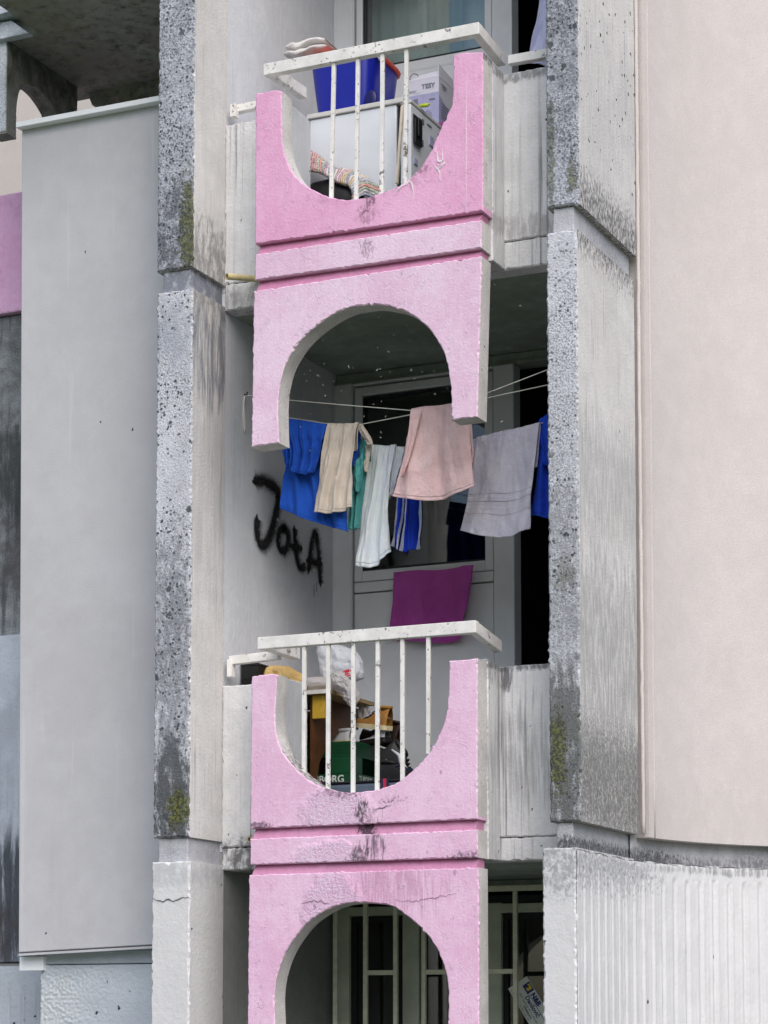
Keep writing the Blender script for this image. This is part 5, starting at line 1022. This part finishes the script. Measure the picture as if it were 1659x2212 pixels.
m = MB(); m.grid(paper, 60, 60); m.add([paper(0, i / 60) for i in range(60)], [tuple(range(60))]); m.add([paper(1, i / 60) for i in range(60)], [tuple(range(60))])
single('paper_bag', m, 'paper', 'crumpled yellow paper bag behind the left wing of the lower railing', 'bag', smooth=True)
m = MB(); a, b = U(*Dd((118, 325)), .46), U(*Dd((196, 440)), .46); m.box(a.x, b.x, .46, .60, 1.30, a.z); m.box(a.x + .01, b.x - .01, .457, .4595, a.z - .07, a.z - .02); m.box(a.x - .003, b.x + .003, .456, .603, a.z + .0005, a.z + .012); single('case', m, 'black', 'black case standing behind the left wing of the lower balcony', 'case', bev=.004)
# green beer crate
cy0 = .66; c1 = U(*H3((818, 1215)), cy0); cxr = c1.x; czt = c1.z; cz0 = czt - .31; cxl = cxr - .40; cy1 = UX(*H3((1230, 1312)), cxr).y
print('crate', cxl, cxr, cy0, cy1, czt - zl)
t = T('bottle_crate', 'green plastic bottle crate with white lettering under the tan shoe', 'crate', ((cxl + cxr) / 2, (cy0 + cy1) / 2, cz0))
m = MB()
def fpan(a0, a1, h0, h1, mk):   # wall with a hand hole
    w = a1 - a0; q0, q1 = a0 + w * .22, a0 + w * .66; r0, r1 = h0 + (h1 - h0) * .46, h0 + (h1 - h0) * .74
    mk(a0, a1, h0, r0); mk(a0, q0, r0 + .0001, r1); mk(q1, a1, r0 + .0001, r1); mk(a0, a1, r1 + .0001, h1)
fpan(cxl, cxr, cz0, czt, lambda a, b, c_, d_: m.box(a, b, cy0, cy0 + .012, c_, d_))
fpan(cy0 + .0125, cy1, cz0, czt, lambda a, b, c_, d_: m.box(cxr - .012, cxr, a, b, c_, d_))
m.box(cxl, cxr - .0125, cy1 - .012, cy1, cz0, czt); m.box(cxl, cxl + .012, cy0 + .0125, cy1 - .0125, cz0, czt); m.box(cxl + .0125, cxr - .0125, cy0 + .0125, cy1 - .0125, cz0, cz0 + .01)
t.part('crate_wall', m, 'green', bev=.003)
m = MB()
for i in range(5): z = czt - .012 - .012 * i; m.box(cxl, cxr + .003, cy0 - .003, cy0 - .0004, z - .004, z)
t.part('rib', m, 'green'); m = MB()
for i in range(5): z = czt - .012 - .012 * i; m.box(cxr + .0004, cxr + .003, cy0, cy1, z - .004, z)
t.part('rib', m, 'green')
zt_ = U(*H3((680, 1758)), cy0).z; hl = U(*H3((680, 1660)), cy0).z - zt_
m = MB(); text_mesh(m, 'TUBORG', hl * 1.38, (U(*H3((688, 1700)), cy0).x, cy0 - .0042, zt_), XA, ZA, bold=.0012, align='RIGHT'); t.part('lettering', m, 'crate_text', fixn=False); m = MB(); text_mesh(m, 'TUBORG', hl * 1.0, (cxr + .0035, UX(*H3((868, 1700)), cxr).y, zt_ + .008), YD, ZA, bold=.0008)
t.part('lettering', m, 'crate_text', fixn=False)
for i in range(3):
    m = MB(); bx = cxr - .06 - .085 * i; by = cy0 + .10 + .02 * i
    pr = [(.03, .012), (.03, .17), (.026, .19), (.013, .225), (.013, .262), (.0145, .264), (.0145, .275)]
    m.tube([(bx, by, cz0 + z) for r, z in pr], [r for r, z in pr], 14); single('bottle', m, 'bottle' if 'bottle' in M else 'black', ['dark bottle in the green crate nearest its corner', 'dark bottle in the middle of the green crate', 'dark bottle deep in the green crate beside the cupboard leg'][i], 'bottle', 'bottles in the green crate', smooth=True)
# shoes
def shoe(name, label, o, dirv, L, mats, tilt=0., hi=1., group=None, lift=0.):
    d = Vector(dirv).normalized(); s_ = Vector((0, 0, 1)).cross(d).normalized(); up = (Vector((0, 0, 1)) * _c(tilt) + d * _s(tilt)); d2 = (d * _c(tilt) - Vector((0, 0, 1)) * _s(tilt)); o = Vector(o)
    def loc(x, y, z): return o + d2 * x + s_ * y + up * z
    t = T(name, label, 'shoe', o, group)
    def hw(x): return L * (.115 + .055 * math.exp(-((x - .72) / .22) ** 2) ) * (1 - max(0, (x - .80) / .2) ** 2.2 * .95) ** .5 * (1 - max(0, (.10 - x) / .10) ** 2 * .75) ** .5
    N = 36; ol = [(i / N, hw(i / N)) for i in range(N + 1)]
    m = MB(); pts = [loc(x * L, -w - .004, 0) for x, w in ol] + [loc(x * L, w + .004, 0) for x, w in ol[::-1]]; m.prism(pts, up * .024, (0, 0, 0)); t.part('sole', m, mats[1])
    def hh(x): return L * hi * (.10 + .24 / (1 + math.exp((x - .46) / .07)) + .03 * max(0, .2 - x))
    def upf(u, v):
        x = .012 + .972 * v; a = math.pi * u; w = hw(x); h = hh(x); cut = .0
        return loc(x * L, -w * _c(a) * (1 - .25 * max(0, _s(a) - .5) * (1 if x < .5 else .4)), .022 + h * _s(a) ** .75)
    m = MB(); m.grid(upf, 28, 44); t.part('upper', m, mats[0], smooth=True)
    m = MB(); ring = [loc(L * (.20 + .17 * _c(2 * math.pi * i / 24)), L * .085 * _s(2 * math.pi * i / 24), .020 + hh(.20 + .17 * _c(2 * math.pi * i / 24)) + .002) for i in range(25)]; m.tube(ring, .009, 7, cap=False); t.part('collar', m, mats[0], smooth=True)
    m = MB()
    for i in range(5): x = .44 + .062 * i; z = .026 + hh(x); m.tube([loc(x * L, -.030, z - .010), loc(x * L + .006, 0, z + .003), loc(x * L, .030, z - .010)], .004, 5)
    t.part('lace', m, mats[2], smooth=True)
    if len(mats) > 3:
        m = MB(); st = [upf(.0 + k_, v_) for k_, v_ in ((.10, .12), (.16, .3), (.12, .45), (.20, .6), (.34, .72))]; st2 = [Vector(p) + (s_ * -.004) for p in st]; m.tube(st2, [.004, .010, .014, .012, .005], 6); t.part('stripe', m, mats[3], smooth=True)
    return t
GS = 'shoes piled on the lower balcony'
p = U(*H3((1270, 1195)), cy0 + .12)
shoe('shoe', 'tan suede shoe with a pale stripe on top of the green crate', (p.x, cy0 + .12, czt + .058), (-.86, .42, .0), .27, ['tan', 'sole', 'shoe_black', 'shoe_white'], -.16, 1.05, GS)
shoe('shoe', 'dark brown shoe behind the tan one, on the green crate', (p.x - .012, cy0 + .24, czt - .03), (-.9, .3, 0), .27, ['boot', 'shoe_black', 'shoe_black'], -.30, 1.3, GS)
shoe('shoe', 'white shoe squashed under the tan one on the green crate', (p.x - .015, cy0 + .14, czt + .003), (-.8, .5, 0), .25, ['shoe_white', 'shoe_black', 'shoe_black'], .0, .45, GS)
shoe('shoe', 'white and beige shoe in the arch of the cupboard', (cxr - .10, cy0 + .17, czt + .002), (-1, .12, 0), .24, ['shoe_white', 'sole', 'shoe_black'], .0, .7, GS)
# case with straps at the front and the black shoes on it
ky = .20; kz = U(*H3((820, 1742)), ky).z; kx0, kx1 = U(*H3((345, 1750)), ky).x, U(*H3((1480, 1740)), ky).x
t = T('storage_case', 'low grey blue case with red and navy straps behind the pink cut-out', 'case', ((kx0 + kx1) / 2, ky + .15, zl))
m = MB(); m.box(kx0, kx1, ky, ky + .26, zl, kz - .012); t.part('case_body', m, 'case', bev=.015)
m = MB(); m.box(kx0 - .004, kx1 + .004, ky - .004, ky + .264, kz - .011, kz); t.part('lid', m, 'gasket', bev=.004)
for px in (375, 1222):
    xx = U(*H3((px, 1770)), ky).x; st = t.part('strap', (lambda b: (b.box(xx - .020, xx + .020, ky - .009, ky - .0045, zl, kz - .0), b.box(xx - .020, xx + .020, ky - .009, ky + .2, kz + .0005, kz + .004), b)[2])(MB()), 'strap_navy')
    t.part('stripe', (lambda b: (b.box(xx - .008, xx + .008, ky - .0115, ky - .0092, zl, kz + .003), b)[1])(MB()), 'strap_red', st)
p = U(*H3((1165, 1735)), ky + .12)
shoe('shoe', 'black laced shoe lying on the grey case, nearest the pink rim', (p.x + .0, ky + .10, kz + .005), (1, -.12, 0), .26, ['shoe_black', 'shoe_black', 'strap_navy'], .0, .8, GS)
shoe('shoe', 'black shoe leaning against the green crate above the case', (p.x - .035, ky + .20, kz + .16), (.62, .1, 0), .27, ['shoe_black', 'shoe_black', 'shoe_black', 'shoe_white'], .85, .8, GS)
# ------------------------------------------------------------------ drain pipes
def pipe(label, a, b, r, mat='pipe'):
    d = (b - a).normalized(); m = MB(); m.tube([b, a], r, 20, cap=False); m.tube([a, b], r * .80, 20, cap=False)
    up = Vector((0, 0, 1)); q = d.cross(up).normalized(); w = q.cross(d); vs = []
    for i in range(20): an = 2 * math.pi * i / 20; e = q * _c(an) + w * _s(an); vs += [a + e * r, a + e * r * .8]
    m.add(vs, [(2 * i, 2 * ((i + 1) % 20), 2 * ((i + 1) % 20) + 1, 2 * i + 1) for i in range(20)])
    m.add([b + (q * _c(2 * math.pi * i / 20) + w * _s(2 * math.pi * i / 20)) * r * .9 for i in range(20)], [tuple(range(20))])
    return single('drain_pipe', m, mat, label, 'pipe', 'balcony drain pipes', smooth=True)
pipe('yellowed drain pipe sticking out left of the upper pink front', U(490, 597, .11), U(560, 603, .268), .0165)
pipe('short drain pipe end beside the flaking pink front', U(539, 1813, .225), U(552, 1816, .30), .014)
random.seed(11); m = MB()
FL = [(500, 523), (515, 505), (760, 412), (895, 452), (830, 497), (755, 555), (805, 574), (620, 645), (640, 650), (505, 632), (440, 662), (412, 680), (422, 710), (475, 685), (482, 690), (550, 712), (585, 757), (752, 660), (770, 690), (812, 670), (765, 655), (860, 725), (927, 700), (962, 668), (1018, 665), (912, 660), (1022, 772), (735, 820), (772, 806), (792, 876), (690, 876), (510, 780), (445, 866), (770, 950), (768, 975), (500, 730), (1080, 745), (1335, 900), (1300, 260), (1420, 360), (395, 925), (440, 1035)]
for (x, y) in FL:
    c = U(*B((x, y)), random.uniform(.20, .40)); k = random.uniform(.0045, .010)
    for q in range(4):
        a = Vector((random.gauss(0, 1), random.gauss(0, .6), random.gauss(0, 1))).normalized() * k; b = a.cross(Vector((random.random(), 1, random.random()))).normalized() * k * .22
        m.add([c - a, c + b, c + a, c - b], [(0, 1, 2, 3)])
o = link('seed_fluff', m, 'fluff', fixn=False); o['kind'] = 'stuff'
# ------------------------------------------------------------------ trees across the street (seen only as reflections)
random.seed(3)
m = MB()
for i in range(26):
    x = -40 + 3.4 * i + random.uniform(-1, 1); y = -48 - random.uniform(0, 8); h = random.uniform(6., 10.)
    m.tube([(x, y, -1.6), (x + .2, y, h * .35), (x - .1, y, h * .7)], [.22, .16, .05], 6, mi=1)
    for k in range(130):
        d = Vector((random.gauss(0, 1), random.gauss(0, 1), random.gauss(0, 1))).normalized() * random.uniform(.3, 1.) ; c = Vector((x, y, h * .52)) + Vector((d.x * 2.4, d.y * 2.2, d.z * h * .42)); r = random.uniform(.3, .7)
        a = Vector((random.uniform(-1, 1), random.uniform(-1, 1), random.uniform(-1, 1))).normalized() * r; b = a.cross(Vector((random.uniform(-1, 1), random.uniform(-1, 1), .3))).normalized() * r
        m.add([c - a - b, c + a - b * .6, c + a * .7 + b, c - a * .8 + b], [(0, 1, 2, 3)], 0)
o = link('wood', m, ['leaf', 'bark'], fixn=False); o['kind'] = 'stuff'
# ================================================================== LIGHT
w = bpy.data.worlds.new('World'); SC.world = w; w.use_nodes = True; nt = w.node_tree; nt.nodes.clear()
sky = nt.nodes.new('ShaderNodeTexSky'); sky.sky_type = 'NISHITA'; sky.sun_disc = False
ELEV, AZ = rad(43), rad(40)   # sun to the right of the facade normal
sky.sun_elevation = ELEV; sky.altitude = 100; sky.air_density = 1.; sky.dust_density = 2.4; sky.ozone_density = 1.6
bg = nt.nodes.new('ShaderNodeBackground'); bg.inputs[1].default_value = .115; out = nt.nodes.new('ShaderNodeOutputWorld')
nt.links.new(sky.outputs[0], bg.inputs[0]); nt.links.new(bg.outputs[0], out.inputs[0])
sd = Vector((_s(AZ) * _c(ELEV), -_c(AZ) * _c(ELEV), _s(ELEV)))       # towards the sun
sky.sun_rotation = math.atan2(sd.x, sd.y)
sl_ = bpy.data.lights.new('sun', 'SUN'); sl_.energy = 2.1; sl_.angle = rad(60); sl_.color = (1., .965, .94); so = bpy.data.objects.new('sun', sl_); COL.objects.link(so)
so.rotation_euler = sd.to_track_quat('Z', 'Y').to_euler()
vs_ = SC.view_settings; vs_.view_transform = 'Standard'; vs_.look = 'None'; vs_.gamma = 1; vs_.use_curve_mapping = False; vs_.exposure = .30
